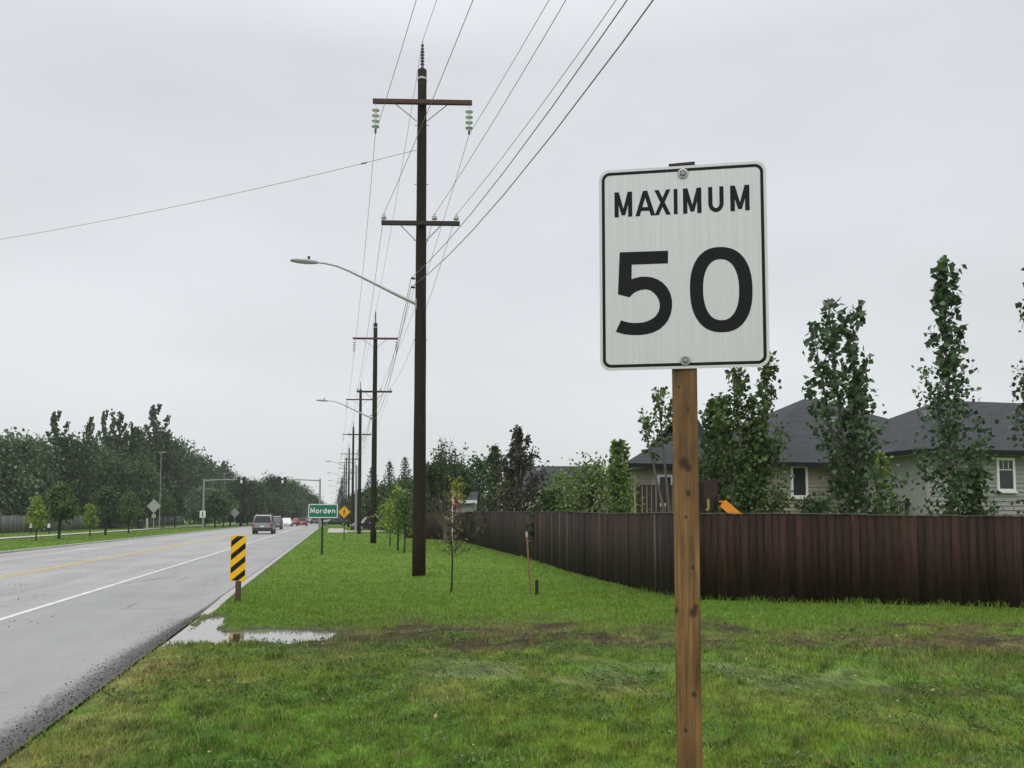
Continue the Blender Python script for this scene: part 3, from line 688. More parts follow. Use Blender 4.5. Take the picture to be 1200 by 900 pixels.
# ------------------------------------------------------------------ MAXIMUM 50 sign
def speed_sign():
    Zs = 2.90; base = P(803.5, 605, Zs); base.z = 0
    yaw = -YAW-radians(8.5)
    t = empty('speed_limit_sign', base, yaw, 'large white MAXIMUM 50 speed limit sign on square golden-brown wooden post', 'sign')
    # post (a 4x4 with slightly rounded edges), object origin at the ground so knots sit by height
    ztop = P(804, 432, Zs).z+.757
    b = MB(); h = .0445; r_ = .004
    sec = [(x, y) for x, y in rrect(2*h, 2*h, r_, 2)]
    n = len(sec)
    b.add([(x, y, -.5) for x, y in sec]+[(x, y, ztop) for x, y in sec], [tuple(reversed(range(n))), tuple(range(n, 2*n))]+[(i, (i+1) % n, (i+1) % n+n, i+n) for i in range(n)])
    po = b.build('post', M['post'], t, loc=(.006, .052, 0)); po.rotation_euler = (0, 0, radians(-4))
    b = MB(); b.box((0, 0, ztop+.004), (.094, .094, .008)); b.build('post_cap', M['black'], po)
    zb_ = P(804, 432, Zs).z; zc = zb_+.375
    b = MB(); plate(b, rrect(.6, .75, .036), .003); pl = b.build('sign_plate', M['sign_white'], t, loc=(0, 0, zc))
    yf = -.0015
    b = MB(); ring(b, rrect(.6-.020, .75-.020, .030), rrect(.6-.042, .75-.042, .020), yf-.0006); b.build('border', M['sign_black'], pl)
    # lettering digitised from the sign: zoom pixel (x, y) -> plate
    def Q(x, y):
        yt = 68-(x-50)*33/647; yb = 853-(x-50)*17/647
        return ((x-50)/647*.6-.3, .375-(y-yt)/(yb-yt)*.75)
    def put(b, pts, dy=0): b.face([(Q(x, y)[0], yf-.0006-dy, Q(x, y)[1]) for x, y in pts])
    tb = MB()
    # letter frame helper: unit letters placed in boxes u0..u1 (metres from plate centre), z0..z1
    def letter(polys, x0, x1, z0, z1):
        for i, pl_ in enumerate(polys):
            tb.face([(x0+(x1-x0)*px_, yf-.0006-.0001*i, z0+(z1-z0)*py_) for px_, py_ in pl_])
    z1 = .375-.0855; z0 = z1-.0945
    s = .235
    Mp = [[(0, 0), (s, 0), (s, 1), (0, 1)], [(1-s, 0), (1, 0), (1, 1), (1-s, 1)], [(s*.5, 1), (s, 1), (.57, .1), (.43, .1)][:4], [(1-s*.5, 1), (.57, .1), (.43, .1), (1-s, 1)]]
    Mp[2] = [(.02, 1), (.25, 1), (.60, .07), (.40, .07)]; Mp[3] = [(.75, 1), (.98, 1), (.60, .07), (.40, .07)]
    Ap = [[(0, 0), (.22, 0), (.61, 1), (.39, 1)], [(.39, 1), (.61, 1), (1, 0), (.78, 0)], [(.18, .2), (.82, .2), (.75, .35), (.25, .35)]]
    Xp = [[(0, 0), (.27, 0), (1, 1), (.73, 1)], [(0, 1), (.27, 1), (1, 0), (.73, 0)]]
    Ip = [[(0, 0), (1, 0), (1, 1), (0, 1)]]
    def ux(x): return (x-50)/647*.6-.3
    letter(Mp, ux(111), ux(181), z0, z1); letter(Ap, ux(193), ux(271), z0, z1); letter(Xp, ux(268), ux(331), z0, z1)
    letter(Ip, ux(343), ux(358), z0, z1); letter(Mp, ux(379), ux(450), z0, z1); letter(Mp, ux(560), ux(633), z0, z1)
    xu0, xu1 = ux(476), ux(535); sw = .0150; ry = .026; rx = (xu1-xu0)/2-sw/2; cxu = (xu0+xu1)/2
    ribbon(tb, [(xu0+sw/2, z1)]+arc(cxu, z0+ry+sw/2, rx, ry, 180, 360, 16)+[(xu1-sw/2, z1)], sw, lambda p: (p[0], yf-.0006, p[1]))
    tb.build('word_lettering', M['sign_black'], pl); tb = MB()
    # 5
    put(tb, [(130, 391), (319, 386), (318, 436), (177, 440)])
    put(tb, [(130, 391), (177, 440), (176, 497), (168, 568), (122, 556)])
    outer = [(176, 497), (190, 492), (212, 487), (235, 487), (256, 490), (277, 498), (297, 511), (314, 530), (326, 553), (332, 580), (332, 606), (327, 632), (317, 656), (302, 676), (282, 693), (258, 705), (232, 712), (205, 715), (176, 715), (148, 712), (128, 707), (112, 702)]
    inner = [(168, 568), (178, 556), (192, 546), (212, 539), (232, 537), (248, 541), (261, 550), (272, 562), (280, 576), (284, 592), (284, 606), (281, 620), (275, 632), (265, 644), (252, 653), (238, 660), (222, 665), (205, 667), (186, 668), (166, 666), (148, 662), (133, 657)]
    for i in range(len(outer)-1): put(tb, [outer[i], outer[i+1], inner[i+1], inner[i]])
    tb.build('numeral', M['sign_black'], pl); tb = MB()
    # 0 : superellipse ring
    def se(cx, cy, rx, ry, e, n=72):
        o = []
        for i in range(n):
            a = 2*pi*i/n; c_, s_ = cos(a), sin(a)
            o.append((cx+rx*abs(c_)**e*(1 if c_ > 0 else -1), cy+ry*abs(s_)**e*(1 if s_ > 0 else -1)))
        return o
    O1 = [Q(x, y) for x, y in se(519.5, 539, 118.5, 166, .86)]; O2 = [Q(x, y) for x, y in se(519.5, 539.5, 68, 118.5, .88)]
    ring(tb, O1, O2, yf-.0006)
    tb.build('numeral', M['sign_black'], pl)
    for zz in (zc+.375-.030, zc-.375+.030):
        b = MB(); a = arc(0, 0, 1, 1, 0, 360, 20)[:-1]
        prof = [(.0195, 0), (.0195, -.0015), (.018, -.003), (.013, -.0038), (.0105, -.002)]
        for k in range(len(prof)-1):
            for i in range(20):
                j = (i+1) % 20; p0, p1 = prof[k], prof[k+1]
                b.face([(a[i][0]*p0[0], p0[1], a[i][1]*p0[0]), (a[j][0]*p0[0], p0[1], a[j][1]*p0[0]), (a[j][0]*p1[0], p1[1], a[j][1]*p1[0]), (a[i][0]*p1[0], p1[1], a[i][1]*p1[0])])
        bo = b.build('washer', M['galv'], t, loc=(.006, yf-.0008, zz))
        b = MB(); hx = [(.0095*cos(pi/3*i+.3), .0095*sin(pi/3*i+.3)) for i in range(6)]
        b.add([(x, 0, z) for x, z in hx]+[(x*.9, -.008, z*.9) for x, z in hx], [tuple(range(6, 12))]+[(i, i+6, (i+1) % 6+6, (i+1) % 6) for i in range(6)])
        b.build('bolt_head', M['galv_dull'], bo)
speed_sign()

# ------------------------------------------------------------------ other signs
def hazard_marker():
    base = G(278, 706); t = empty('hazard_marker', base, -YAW+radians(4), 'yellow and black striped hazard marker board on short wooden post beside the puddle', 'sign')
    b = MB(); b.box((0, .05, .2), (.085, .085, 1.0)); b.build('post', M['post_brown'], t)
    W, H = .29, .85; zc = .40+H/2
    b = MB(); plate(b, rrect(W, H, .02, 3), .003); pl = b.build('sign_plate', M['marker_yellow'], t, loc=(0, 0, zc))
    b = MB(); per = .25; th = .112; sl = .84*W
    for k in range(-2, 5):
        zl = -H/2+per*k-.123
        poly = [(-W/2, zl), (W/2, zl+sl), (W/2, zl+sl+th), (-W/2, zl+th)]
        poly = clip_poly(poly, -W/2+.012, W/2-.012, -H/2+.008, H/2-.008)
        if len(poly) > 2: b.face([(x, -.0025, z) for x, z in poly])
    b.build('stripes', M['sign_black'], pl)
    b = MB(); b.lathe((0, -.004, H/2-.04), [(.008, -.004), (.008, .004)], 8); b.build('bolt_head', M['galv'], pl)
hazard_marker()
b = MB(); b.box((0, 0, .03), (.085, .085, .14)); o = b.build('short_stub', M['post_brown'], loc=tuple(G(277, 752))); tag(o, 'short dark brown stub at the edge of the puddle', 'post')  # low square brown block at the puddle edge

LET = {  # unit height strokes, advance
 'M': ([[(0, 0), (0, 1), (.36, .25), (.72, 1), (.72, 0)]], .95),
 'o': ([arc(.27, .33, .27, .33, 0, 360, 16)], .78),
 'r': ([[(0, 0), (0, .66)], arc(.26, .38, .26, .28, 180, 60, 6)], .60),
 'd': ([arc(.27, .33, .27, .33, 0, 360, 16), [(.54, 0), (.54, 1)]], .80),
 'e': ([[(0.02, .34), (.54, .34)], arc(.27, .33, .27, .33, 5, 310, 14)], .78),
 'n': ([[(0, 0), (0, .68)], arc(.25, .38, .25, .28, 180, 0, 8)+[(.5, 0)]], .74)}
def town_sign():
    base = G(377, 650); t = empty('town_sign', base, -YAW+radians(5), 'green Morden town name sign with white border on dark post', 'sign')
    W, H = 1.25, .60; zc = P(379, 598.8, zd(base)).z
    b = MB(); b.box((0, .06, zc/2-.1), (.075, .075, zc+.1)); b.build('post', M['post_dark'], t)
    b = MB(); plate(b, rrect(W, H, .06, 5), .004); pl = b.build('sign_plate', M['sign_green'], t, loc=(.03, 0, zc))
    b = MB(); ring(b, rrect(W-.01, H-.01, .055, 5), rrect(W-.08, H-.08, .03, 5), -.003); b.build('border', M['sign_lettering'], pl)
    b = MB(); tot = sum(LET[c][1] for c in 'Morden')-.2; hh = .205; x = -tot*hh*1.13/2
    for ch in 'Morden':
        for i, st in enumerate(LET[ch][0]):
            ribbon(b, [(x+p[0]*hh, -.09+p[1]*hh) for p in st], .038, lambda p: (p[0], -.003-.0015*(i+1), p[1]))
        x += LET[ch][1]*hh*1.13
    b.build('lettering', M['sign_lettering'], pl)
town_sign()

def diamond(name, base, size, zc, m, label, group, rz=0, figure=False, tabs=0, postm='post_dark', pr=.035, square=False):
    t = empty(name, base, rz, label, 'sign', group)
    b = MB(); b.box((0, .04, zc/2), (pr*2, pr*2, zc+.1)); b.build('post', M[postm], t)
    b = MB(); h = size/sqrt(2) if not square else size/2
    o = [(h, 0), (0, h), (-h, 0), (0, -h)] if not square else [(h, -h*1.2), (h, h*1.2), (-h, h*1.2), (-h, -h*1.2)]
    plate(b, o, .006); pl = b.build('sign_plate', m, t, loc=(0, 0, zc))
    if figure:
        b = MB(); T = lambda p: (p[0], -.006, p[1])
        if not square: ring(b, [(x*.95, z*.95) for x, z in o], [(x*.89, z*.89) for x, z in o], -.005)
        k = .8 if not square else .75
        ribbon(b, [(0, .10*k), (-.02*k, -.04*k)], .09*k, T)
        ribbon(b, [(-.02*k, -.02*k), (.06*k, -.12*k), (.09*k, -.25*k)], .045*k, lambda p: (p[0], -.0075, p[1]))
        ribbon(b, [(-.02*k, -.02*k), (-.06*k, -.13*k), (-.12*k, -.24*k)], .045*k, lambda p: (p[0], -.009, p[1]))
        ribbon(b, [(0, .10*k), (.10*k, .0)], .035*k, lambda p: (p[0], -.0105, p[1])); ribbon(b, [(0, .10*k), (-.10*k, .02*k)], .035*k, lambda p: (p[0], -.012, p[1]))
        a = arc(.01*k, .19*k, .045*k, .045*k, 0, 360, 10)[:-1]; b.face([(x, -.006, z) for x, z in a])
        b.build('symbol', M['sign_black'], pl)
    for i in range(tabs):
        b = MB(); plate(b, [(-.22+.26*i, -.2), (.0+.26*i-.02, -.2), (.0+.26*i-.02, .2), (-.22+.26*i, .2)], .006); b.build('sub_plate', m, t, loc=(0, 0, zc-h-.3))
    return t
bs = G(403, 634); diamond('warning_sign', bs, .62, P(403, 600, zd(bs)).z, M['sign_yellow'], 'yellow diamond pedestrian crossing warning sign on slim post behind the Morden sign', None, -YAW, True, postm='post_brown', pr=.03)
bs = G(180, 619.5); bs = P(180, 606, 90); bs.z = 0
diamond('road_sign', bs, 1.1, P(180, 593, 90).z, M['sign_back'], 'grey back of diamond road sign with two small tabs below, far verge', None, -YAW, tabs=2, postm='galv_dull')
bs = P(275, 606, 128); bs.z = 0
diamond('road_sign', bs, 1.1, P(275, 601, 128).z, M['sign_back'], 'grey back of small diamond road sign by trees beyond the crossing mast', None, -YAW, postm='galv_dull')

# ------------------------------------------------------------------ crossing signal masts
def mast(px, side, Z, label, sym):
    bs = P(px, 606, Z); bs.z = 0; top = P(px, 562, Z).z
    t = empty('signal_mast', bs, -YAW, label, 'signal', 'overhead pedestrian crossing signals')
    b = MB(); b.tube([(0, 0, 0), (0, 0, top+.1)], [.17, .12], 10); b.build('pole', M['galv_dull'], t)
    L_ = 44/F*Z*side
    b = MB(); b.tube([(0, 0, top-.15), (L_*.5, 0, top-.02), (L_, 0, top)], [.1, .08, .06], 8); b.build('mast_arm', M['galv_dull'], t)
    for dx in (-.42, .42):
        b = MB(); b.box((L_+dx, 0, top-.12), (.32, .25, 1.0))
        for kz in (-.28, .18): b.box((L_+dx, -.18, top-.12+kz), (.2, .16, .05))
        h = b.build('signal_head', M['black'], t)
        for kz in (-.38, .08):
            b = MB(); b.tube([(L_+dx, -.128, top-.12+kz), (L_+dx, -.135, top-.12+kz)], .085, 10); b.build('lens', M['amber_off'], h)
    b = MB(); b.box((L_, .02, top-.25), (.5, .06, .9)); pn = b.build('crossing_panel', M['black'], t)
    b = MB(); b.box((L_, -.02, top-.3), (.3, .02, .45)); b.build('symbol', M['sign_lettering'], pn)
    if sym:
        b = MB(); plate(b, [(-.42, -.5), (.42, -.5), (.42, .5), (-.42, .5)], .01); p2 = b.build('sign_plate', M['sign_lettering'], t, loc=(0, -.2, P(px, 602.5, Z).z))
        b = MB(); ribbon(b, [(0, .3), (0, -.05)], .16, lambda p: (p[0], -.012, p[1])); ribbon(b, [(0, -.05), (.1, -.35)], .09, lambda p: (p[0], -.014, p[1])); ribbon(b, [(0, -.05), (-.1, -.35)], .09, lambda p: (p[0], -.016, p[1])); b.build('symbol', M['sign_black'], p2)
mast(238, 1, 118, 'grey crossing signal mast on the far verge with white walking figure plate', True)
mast(374.5, -1, 118, 'grey crossing signal mast rising behind the Morden sign, arm reaching left', False)

# ------------------------------------------------------------------ utility poles, wires, lamps
SP = 28.0
def pole_pos(k): return Vector((2.4+(1.9 if k == 0 else -.11 if k == 1 else 0)-.004*max(0, k-1), 22.2+SP*(k-1), 0))
ARM = -radians(10.5)
def make_pole():
    t = empty('utility_pole', (0, 0, 0), ARM, '', 'utility pole', 'utility poles along the verge')
    b = MB(); prof = []
    for i in range(15):
        z = 14.2*i/14; rr = .185-.062*z/14; prof.append((rr*(1+.02*sin(i*2.3)), z-(.3 if i == 0 else 0)))
    b.lathe((0, 0, 0), prof, 16); p_ = b.build('pole', M['pole_wood'], t, smooth=True)
    b = MB(); b.lathe((0, 0, 0), [(.135, 13.9), (.135, 13.96)], 14); b.build('pole_band', M['galv'], p_)
    for z in (2.2, 6.5, 9.3, 10.9, 12.6):
        b = MB(); b.tube([(-.20, 0, z), (.20, 0, z)], .010, 6); b.build('bolt', M['galv_dull'], p_)
    b = MB(); b.lathe((0, 0, 0), [(.05, 14.18), (.05, 14.27), (.035, 14.3), (.03, 14.8), (.05, 14.82), (.02, 14.88), (.05, 14.93), (.012, 14.96), (.012, 15.06)], 10)
    for i in range(5): b.lathe((0, 0, 0), [(.03, 14.36+.09*i), (.062, 14.37+.09*i), (.03, 14.39+.09*i)], 10)
    b.build('top_insulator', M['polymer'], t)
    b = MB(); b.box((.03, -.2, 13.17), (2.76, .10, .115)); b.build('upper_crossarm', M['arm_rust'], t)
    b = MB(); b.box((.0, -.19, 9.72), (2.16, .10, .11)); b.build('lower_crossarm', M['arm_dark'], t)
    for zz, l_, dz in ((13.1, .72, .45), (9.66, .56, .42)):
        for s_ in (-1, 1):
            b = MB(); b.tube([(s_*l_, -.2, zz), (s_*.14, -.14, zz-dz)], .014, 5); b.build('brace', M['galv_dull'], t)
    for s_ in (-1, 1):
        b = MB(); x = .03+s_*1.3
        b.tube([(x, -.2, 13.12), (x, -.2, 12.98)], .012, 6)
        for i in range(4): b.lathe((x, -.2, 12.92-.155*i), [(.02, .085), (.04, .03), (.105, .0), (.108, -.016), (.04, -.022), (.02, -.07)], 12)
        so_ = b.build('insulator_string', M['glass_green'], t)
        so_.rotation_euler = (0, 0, 0)
        b = MB(); b.tube([(x, -.2, 12.37), (x, -.2, 12.26)], .03, 6); b.build('wire_clamp', M['polymer'], so_)
    for x in (-1.02, .38, .98):
        b = MB(); b.lathe((x, -.19, 9.775), [(.014, 0), (.014, .06), (.07, .06), (.085, .075), (.05, .11), (.075, .13), (.04, .17), (.05, .19), (.02, .2)], 10); b.build('pin_insulator', M['porcelain'], t)
    b = MB(); b.tube([(-.16, -.05, 8.2), (-.26, -.1, 8.2)], .03, 6); b.build('cable_bracket', M['polymer'], t)
    b = MB(); b.tube([(-.16, -.05, 7.95), (-.26, -.1, 7.95)], .03, 6); b.build('cable_bracket', M['polymer'], t)
    return t
pl_labels = {1: 'tall dark wooden utility pole nearest the camera, with rusty upper crossarm and glass insulators',
             2: 'second dark utility pole from the camera, with its base by the yellow-green saplings',
             3: 'third dark utility pole from the camera, just left of the parked dark car',
             4: 'fourth utility pole from the camera, beside the slim grey steel pole',
             0: 'utility pole standing behind the camera that carries the wires overhead'}
POLES = []
proto = make_pole()
for k in range(0, 22):
    o = proto if k == 0 else copy_tree(proto)
    o.location = pole_pos(k); sc = {0: 1, 1: 1, 2: .955, 3: .97, 4: .93, 5: .90}.get(k, .93+.05*sin(k*2.1)); o.scale = (1, 1, sc)
    o.rotation_euler = (0, 0, radians(4) if k == 0 else ARM)
    if k == 0: for_rm = [c for c in o.children]
    o['label'] = pl_labels.get(k, 'distant utility pole in the receding row beside the road'); POLES.append((o, sc))
def wpt(k, lx, ly, lz):
    o, sc = POLES[k]; a = o.rotation_euler[2]; p = o.location
    return Vector((p.x+lx*cos(a)-ly*sin(a), p.y+lx*sin(a)+ly*cos(a), lz*sc))
def wire(att, r_, m, label, sag=.45, kmax=20):
    b = MB(); pts = []
    for k in range(kmax):
        A = wpt(k, *att); B = wpt(k+1, *att)
        for i in range(12):
            f = i/12; q = A.lerp(B, f); q.z -= sag*4*f*(1-f); pts.append(q)
    pts.append(wpt(kmax, *att)); b.tube(pts, r_, 5)
    return tag(b.build('overhead_wire', m), label, 'wire', 'overhead wires strung along the utility poles')
wire((0, 0, 15.05), .0065, M['wire'], 'topmost overhead wire running over the tips of the utility poles', .35)
wire((-1.27, -.2, 12.26), .007, M['wire'], 'overhead wire hanging from the left glass insulator strings', .5)
wire((1.33, -.2, 12.26), .007, M['wire'], 'overhead wire hanging from the right glass insulator strings', .5)
wire((-1.02, -.19, 9.97), .0065, M['wire'], 'overhead wire on the left end of the lower crossarms', .45)
wire((.38, -.19, 9.97), .0065, M['wire'], 'overhead wire on the middle insulator of the lower crossarms', .45)
wire((.98, -.19, 9.97), .0065, M['wire'], 'overhead wire on the right end of the lower crossarms', .7)
wire((-.26, -.1, 8.2), .008, M['wire'], 'upper of two low cables fixed to the pole sides', 1.0)
wire((-.26, -.1, 7.95), .0085, M['wire_dark'], 'thick lowest cable fixed to the pole sides', 1.15)
# guy wire across the road to a stub pole out of frame
A = P(491, 175, zd(pole_pos(1))-.1); B = P(-70, 291, 30)
b = MB(); pts = []
for i in range(25):
    f = i/24; q = A.lerp(B, f); q.z -= .5*4*f*(1-f)*.45; pts.append(q)
b.tube(pts, .007, 5); b.tube([pts[2].lerp(pts[3], .0), pts[2].lerp(pts[3], .22)], .022, 6)
tag(b.build('span_wire', M['wire']), 'thin span wire stretching left from the nearest utility pole across the road', 'wire')
b = MB(); b.lathe((0, 0, 0), [(.17, -.2), (.13, B.z+.4)], 12); o = b.build('utility_pole', M['pole_wood'], loc=(B.x, B.y, 0)); tag(o, 'stub pole left of the frame that holds the span wire', 'utility pole', 'utility poles along the verge')

def make_lamp():
    t = empty('street_lamp', (0, 0, 0), 0, '', 'street lamp', 'street lamps fixed to the utility poles')
    pts = [(0, 0, 0), (-.5, 0, .22), (-1.2, 0, .55), (-1.8, 0, .83), (-2.15, 0, .96), (-2.45, 0, 1.02), (-2.75, 0, 1.04)]
    b = MB(); b.tube(pts, [.05, .047, .04, .034, .03, .028, .026], 8); b.box((.02, 0, -.02), (.05, .12, .3)); b.build('lamp_arm', M['galv'], t, smooth=False)
    b = MB(); secs = [(-2.66, .04, .04, 1.04), (-2.74, .075, .055, 1.04), (-2.95, .12, .07, 1.05), (-3.2, .13, .06, 1.055), (-3.38, .07, .03, 1.06)]
    n = 12
    for i, (x, ry_, rz_, z) in enumerate(secs):
        for j in range(n): a = 2*pi*j/n; b.v.append((x, ry_*cos(a), z+rz_*sin(a)))
    for i in range(len(secs)-1):
        for j in range(n): b.f.append((i*n+j, i*n+(j+1) % n, (i+1)*n+(j+1) % n, (i+1)*n+j)); b.mi.append(0)
    b.f.append(tuple(range(n))); b.mi.append(0); b.f.append(tuple((len(secs)-1)*n+j for j in reversed(range(n)))); b.mi.append(0)
    hd = b.build('lamp_head', M['lamp_grey'], t, smooth=True)
    b = MB(); b.lathe((-2.9, 0, 1.11), [(.035, 0), (.035, .08), (.015, .09)], 8); b.build('photocell', M['black'], hd)
    return t
lp = make_lamp(); first = True
for k, z, lab in ((1, 7.5, 'street lamp arm reaching left from the nearest utility pole'), (2, 7.65, 'street lamp arm on the second utility pole'),
                  (4, 7.7, None), (5, 7.7, None), (6, 7.7, None), (7, 7.7, None), (9, 7.7, None), (11, 7.7, None), (13, 7.7, None)):
    o = lp if first else copy_tree(lp); first = False
    q = pole_pos(k); o.location = (q.x-.14, q.y-.02, z); o.rotation_euler = (0, 0, radians(-4)); o.scale = (1.0, 1, 1.0)
    o['label'] = lab or 'distant street lamp arm in the receding pole row'
# slim grey steel pole near the fourth pole
bs = P(417, 606, 93); bs.z = 0
b = MB(); b.lathe((0, 0, 0), [(.13, -.1), (.11, 7.5), (.08, 7.6)], 10); o = b.build('steel_pole', M['galv_dull'], loc=tuple(bs)); tag(o, 'slim pale grey steel pole standing beside the fourth utility pole', 'pole')
# far left lamp posts
def lamp_post(px, ty, Z, label):
    bs = P(px, 606, Z); bs.z = 0; h = P(px, ty, Z).z
    t = empty('lamp_post', bs, -YAW, label, 'lamp post', 'lamp posts on the far side of the road')
    b = MB(); b.tube([(0, 0, 0), (0, 0, h-.2), (.2, 0, h)], [.06, .045, .04], 6); b.build('pole', M['galv_dull'], t)
    b = MB(); b.box((.35, 0, h+.02), (.6, .2, .08)); b.box((-.1, 0, h), (.4, .1, .08)); b.build('lamp_head', M['lamp_grey'], t)
lamp_post(187, 530, 110, 'thin pale lamp post in front of the dense left trees')
lamp_post(262, 555, 165, 'small lamp post head sticking out of the trees above the far end')

# ------------------------------------------------------------------ fences
def wood_fence(name, pts, hts, m, label, bw=.14, group=None, lightf=.03, z0=0.0, capm=None):
    """boards along a polyline, heights interpolated"""
    L_ = [0]
    for i in range(len(pts)-1): L_.append(L_[-1]+(Vector(pts[i+1])-Vector(pts[i])).length)
    def at(s):
        for i in range(len(pts)-1):
            if s <= L_[i+1] or i == len(pts)-2:
                f = (s-L_[i])/(L_[i+1]-L_[i]); p = Vector(pts[i]).lerp(Vector(pts[i+1]), f); d = (Vector(pts[i+1])-Vector(pts[i])).normalized(); return p, d, hts[i]*(1-f)+hts[i+1]*f
    t = empty(name, (*pts[0], 0), 0, label, 'fence', group)
    n = int(L_[-1]/bw); co = []; lp_ = []; cols = []; O = Vector(pts[0]); tops = []
    r = random.Random(len(label))
    F6 = [(0, 2, 3, 1), (4, 5, 7, 6), (0, 1, 5, 4), (2, 6, 7, 3), (0, 4, 6, 2), (1, 3, 7, 5)]
    for i in range(n):
        p, d, h = at((i+.5)*bw); nn = Vector((-d.y, d.x)); h += r.uniform(-.008, .008)+.012*sin(i*.13); w_ = bw-.0015; th = .018; off = r.choice((0, .004, .009, .009))
        v = r.uniform(.6, 1.45); c = (v*(1+r.uniform(-.12, .12)), v, v*(1+r.uniform(-.1, .1)))
        if r.random() < lightf: c = tuple(q*2.6 for q in c)
        k = len(co)
        for z in (z0, h):
            for sy in (-1, 1):
                for sx in (-1, 1):
                    q = p-O+d*(sx*w_/2)+nn*(sy*th/2+off); co.append((q.x, q.y, z)); cols.append(c)
        for f in F6: lp_ += [k+j for j in f]
        tops.append((p, h))
    np_mesh('board_panel', np.array(co), lp_, np.full(n*6, 4), np.array(cols), m, t)
    p0 = at(0)[0]
    side = 1
    for z in (.35, 1.45):
        b = MB()
        for i in range(len(pts)-1):
            a = Vector(pts[i])-O; c = Vector(pts[i+1])-O; d = (c-a).normalized(); nn = Vector((-d.y, d.x))*.045
            b.beam((a.x+nn.x, a.y+nn.y, z), (c.x+nn.x, c.y+nn.y, z), .04, .09)
        b.build('rail', M['deck_wood'], t)
    if capm:
        b = MB(); prev = None
        for s_ in range(0, n, 3):
            p, h = tops[s_]; q = (p.x-O.x, p.y-O.y, h+.012)
            if prev: b.beam(prev, q, .035, .012)
            prev = q
        b.build('top_edge', capm, t)
    s_ = 0
    while s_ < L_[-1]:
        p, d, h = at(s_); nn = Vector((-d.y, d.x))*.11; b = MB(); b.box((p.x-O.x+nn.x, p.y-O.y+nn.y, (h-.06)/2), (.09, .09, h-.06)); b.build('fence_post', M['deck_wood'], t); s_ += 2.4
    return t
cap = mat('pale_top', (.17, .15, .125), .85, noise=(4, .4))  # paler colour for the thin strip along the board tops
corner = G(800, 702.5)
e1 = G(1200, 713); dirv = (e1-corner).normalized(); end = e1+dirv*6
hh = lambda py, q: CAMH+(HZ-py)/F*zd(q)
wood_fence('wooden_fence', [corner.xy, e1.xy, end.xy], [hh(602.5, corner), hh(604.5, e1), 1.6], M['fence_red'], 'dark reddish-brown board fence behind the speed sign post, facing the camera', lightf=.0, capm=cap)
s1 = G(683, 674.7); s2 = G(613, 653); s3 = G(545, 635.5)
wood_fence('wooden_fence', [s3.xy, s2.xy, s1.xy, (corner-dirv*.0).xy], [hh(600, s3), hh(599.5, s2), hh(601, s1), hh(602.5, corner)], M['fence_brown'], 'dark brown board fence running back beside the lawn from the fence corner', lightf=.05, capm=cap)
a = Vector((s3.x-.02, s3.y+.4)); q = P(474, 606, 63); a = P(546, 606, 54)
wood_fence('wooden_fence', [(q.x, q.y), (a.x, a.y)], [1.95, 1.9], M['fence_red'], 'far short reddish board fence behind the rusty-leaved sapling', lightf=.02)
wood_fence('wooden_fence', [(-32.5, 40), (-32.0, 190)], [1.75, 1.75], M['fence_grey'], 'weathered grey board fence beyond the sidewalk on the left', bw=.3, lightf=.0)

# ------------------------------------------------------------------ houses
def hip(b, x0, x1, y0, y1, ze, rise, ov=.45, mi=0, t=.04):
    """hip roof with pitch rise per metre; ridge along the longer side"""
    x0 -= ov; x1 += ov; y0 -= ov; y1 += ov; w_, d_ = x1-x0, y1-y0; h = min(w_, d_)/2; zt = ze+rise*h
    A, B_, C_, D = (x0, y0, ze), (x1, y0, ze), (x1, y1, ze), (x0, y1, ze)
    if w_ >= d_: R1, R2 = (x0+h, y0+h, zt), (x1-h, y0+h, zt); fs = [(A, B_, R2, R1), (B_, C_, R2), (C_, D, R1, R2), (D, A, R1)]
    else: R1, R2 = (x0+h, y0+h, zt), (x0+h, y1-h, zt); fs = [(A, B_, R1), (B_, C_, R2, R1), (C_, D, R2), (D, A, R1, R2)]
    for f in fs: b.face(f, mi)
    return (x0, x1, y0, y1, ze, zt)
def eaves(x0, x1, y0, y1, ze, t_, parent, m='fascia_dark'):
    b = MB(); hh_ = .17; e = .03
    for (cx, cy, sx, sy) in (((x0+x1)/2, y0, x1-x0+.06, .03), ((x0+x1)/2, y1, x1-x0+.06, .03), (x0, (y0+y1)/2, .03, y1-y0-.04), (x1, (y0+y1)/2, .03, y1-y0-.04)):
        b.box((cx, cy, ze-hh_/2+.015), (sx, sy, hh_))
    b.build('fascia', M[m], parent)
    b = MB(); b.box(((x0+x1)/2, (y0+y1)/2, ze-.12), (x1-x0-.05, y1-y0-.05, .02)); b.build('soffit', M['soffit'], parent)
def walls(x0, x1, y0, y1, z0, z1, m, parent):
    b = MB(); b.box(((x0+x1)/2, (y0+y1)/2, (z0+z1)/2), (x1-x0, y1-y0, z1-z0)); return b.build('wall', m, parent)
def laps(x0, x1, y, z0, z1, m, parent, lap=.155):
    b = MB(); z = z0
    while z < z1-.02:
        zt = min(z+lap, z1); b.face([(x0, y-.034, z), (x1, y-.034, z), (x1, y-.006, zt), (x0, y-.006, zt)]); b.face([(x0, y-.005, z), (x1, y-.005, z), (x1, y-.034, z), (x0, y-.034, z)]); z += lap
    b.build('siding', m, parent)
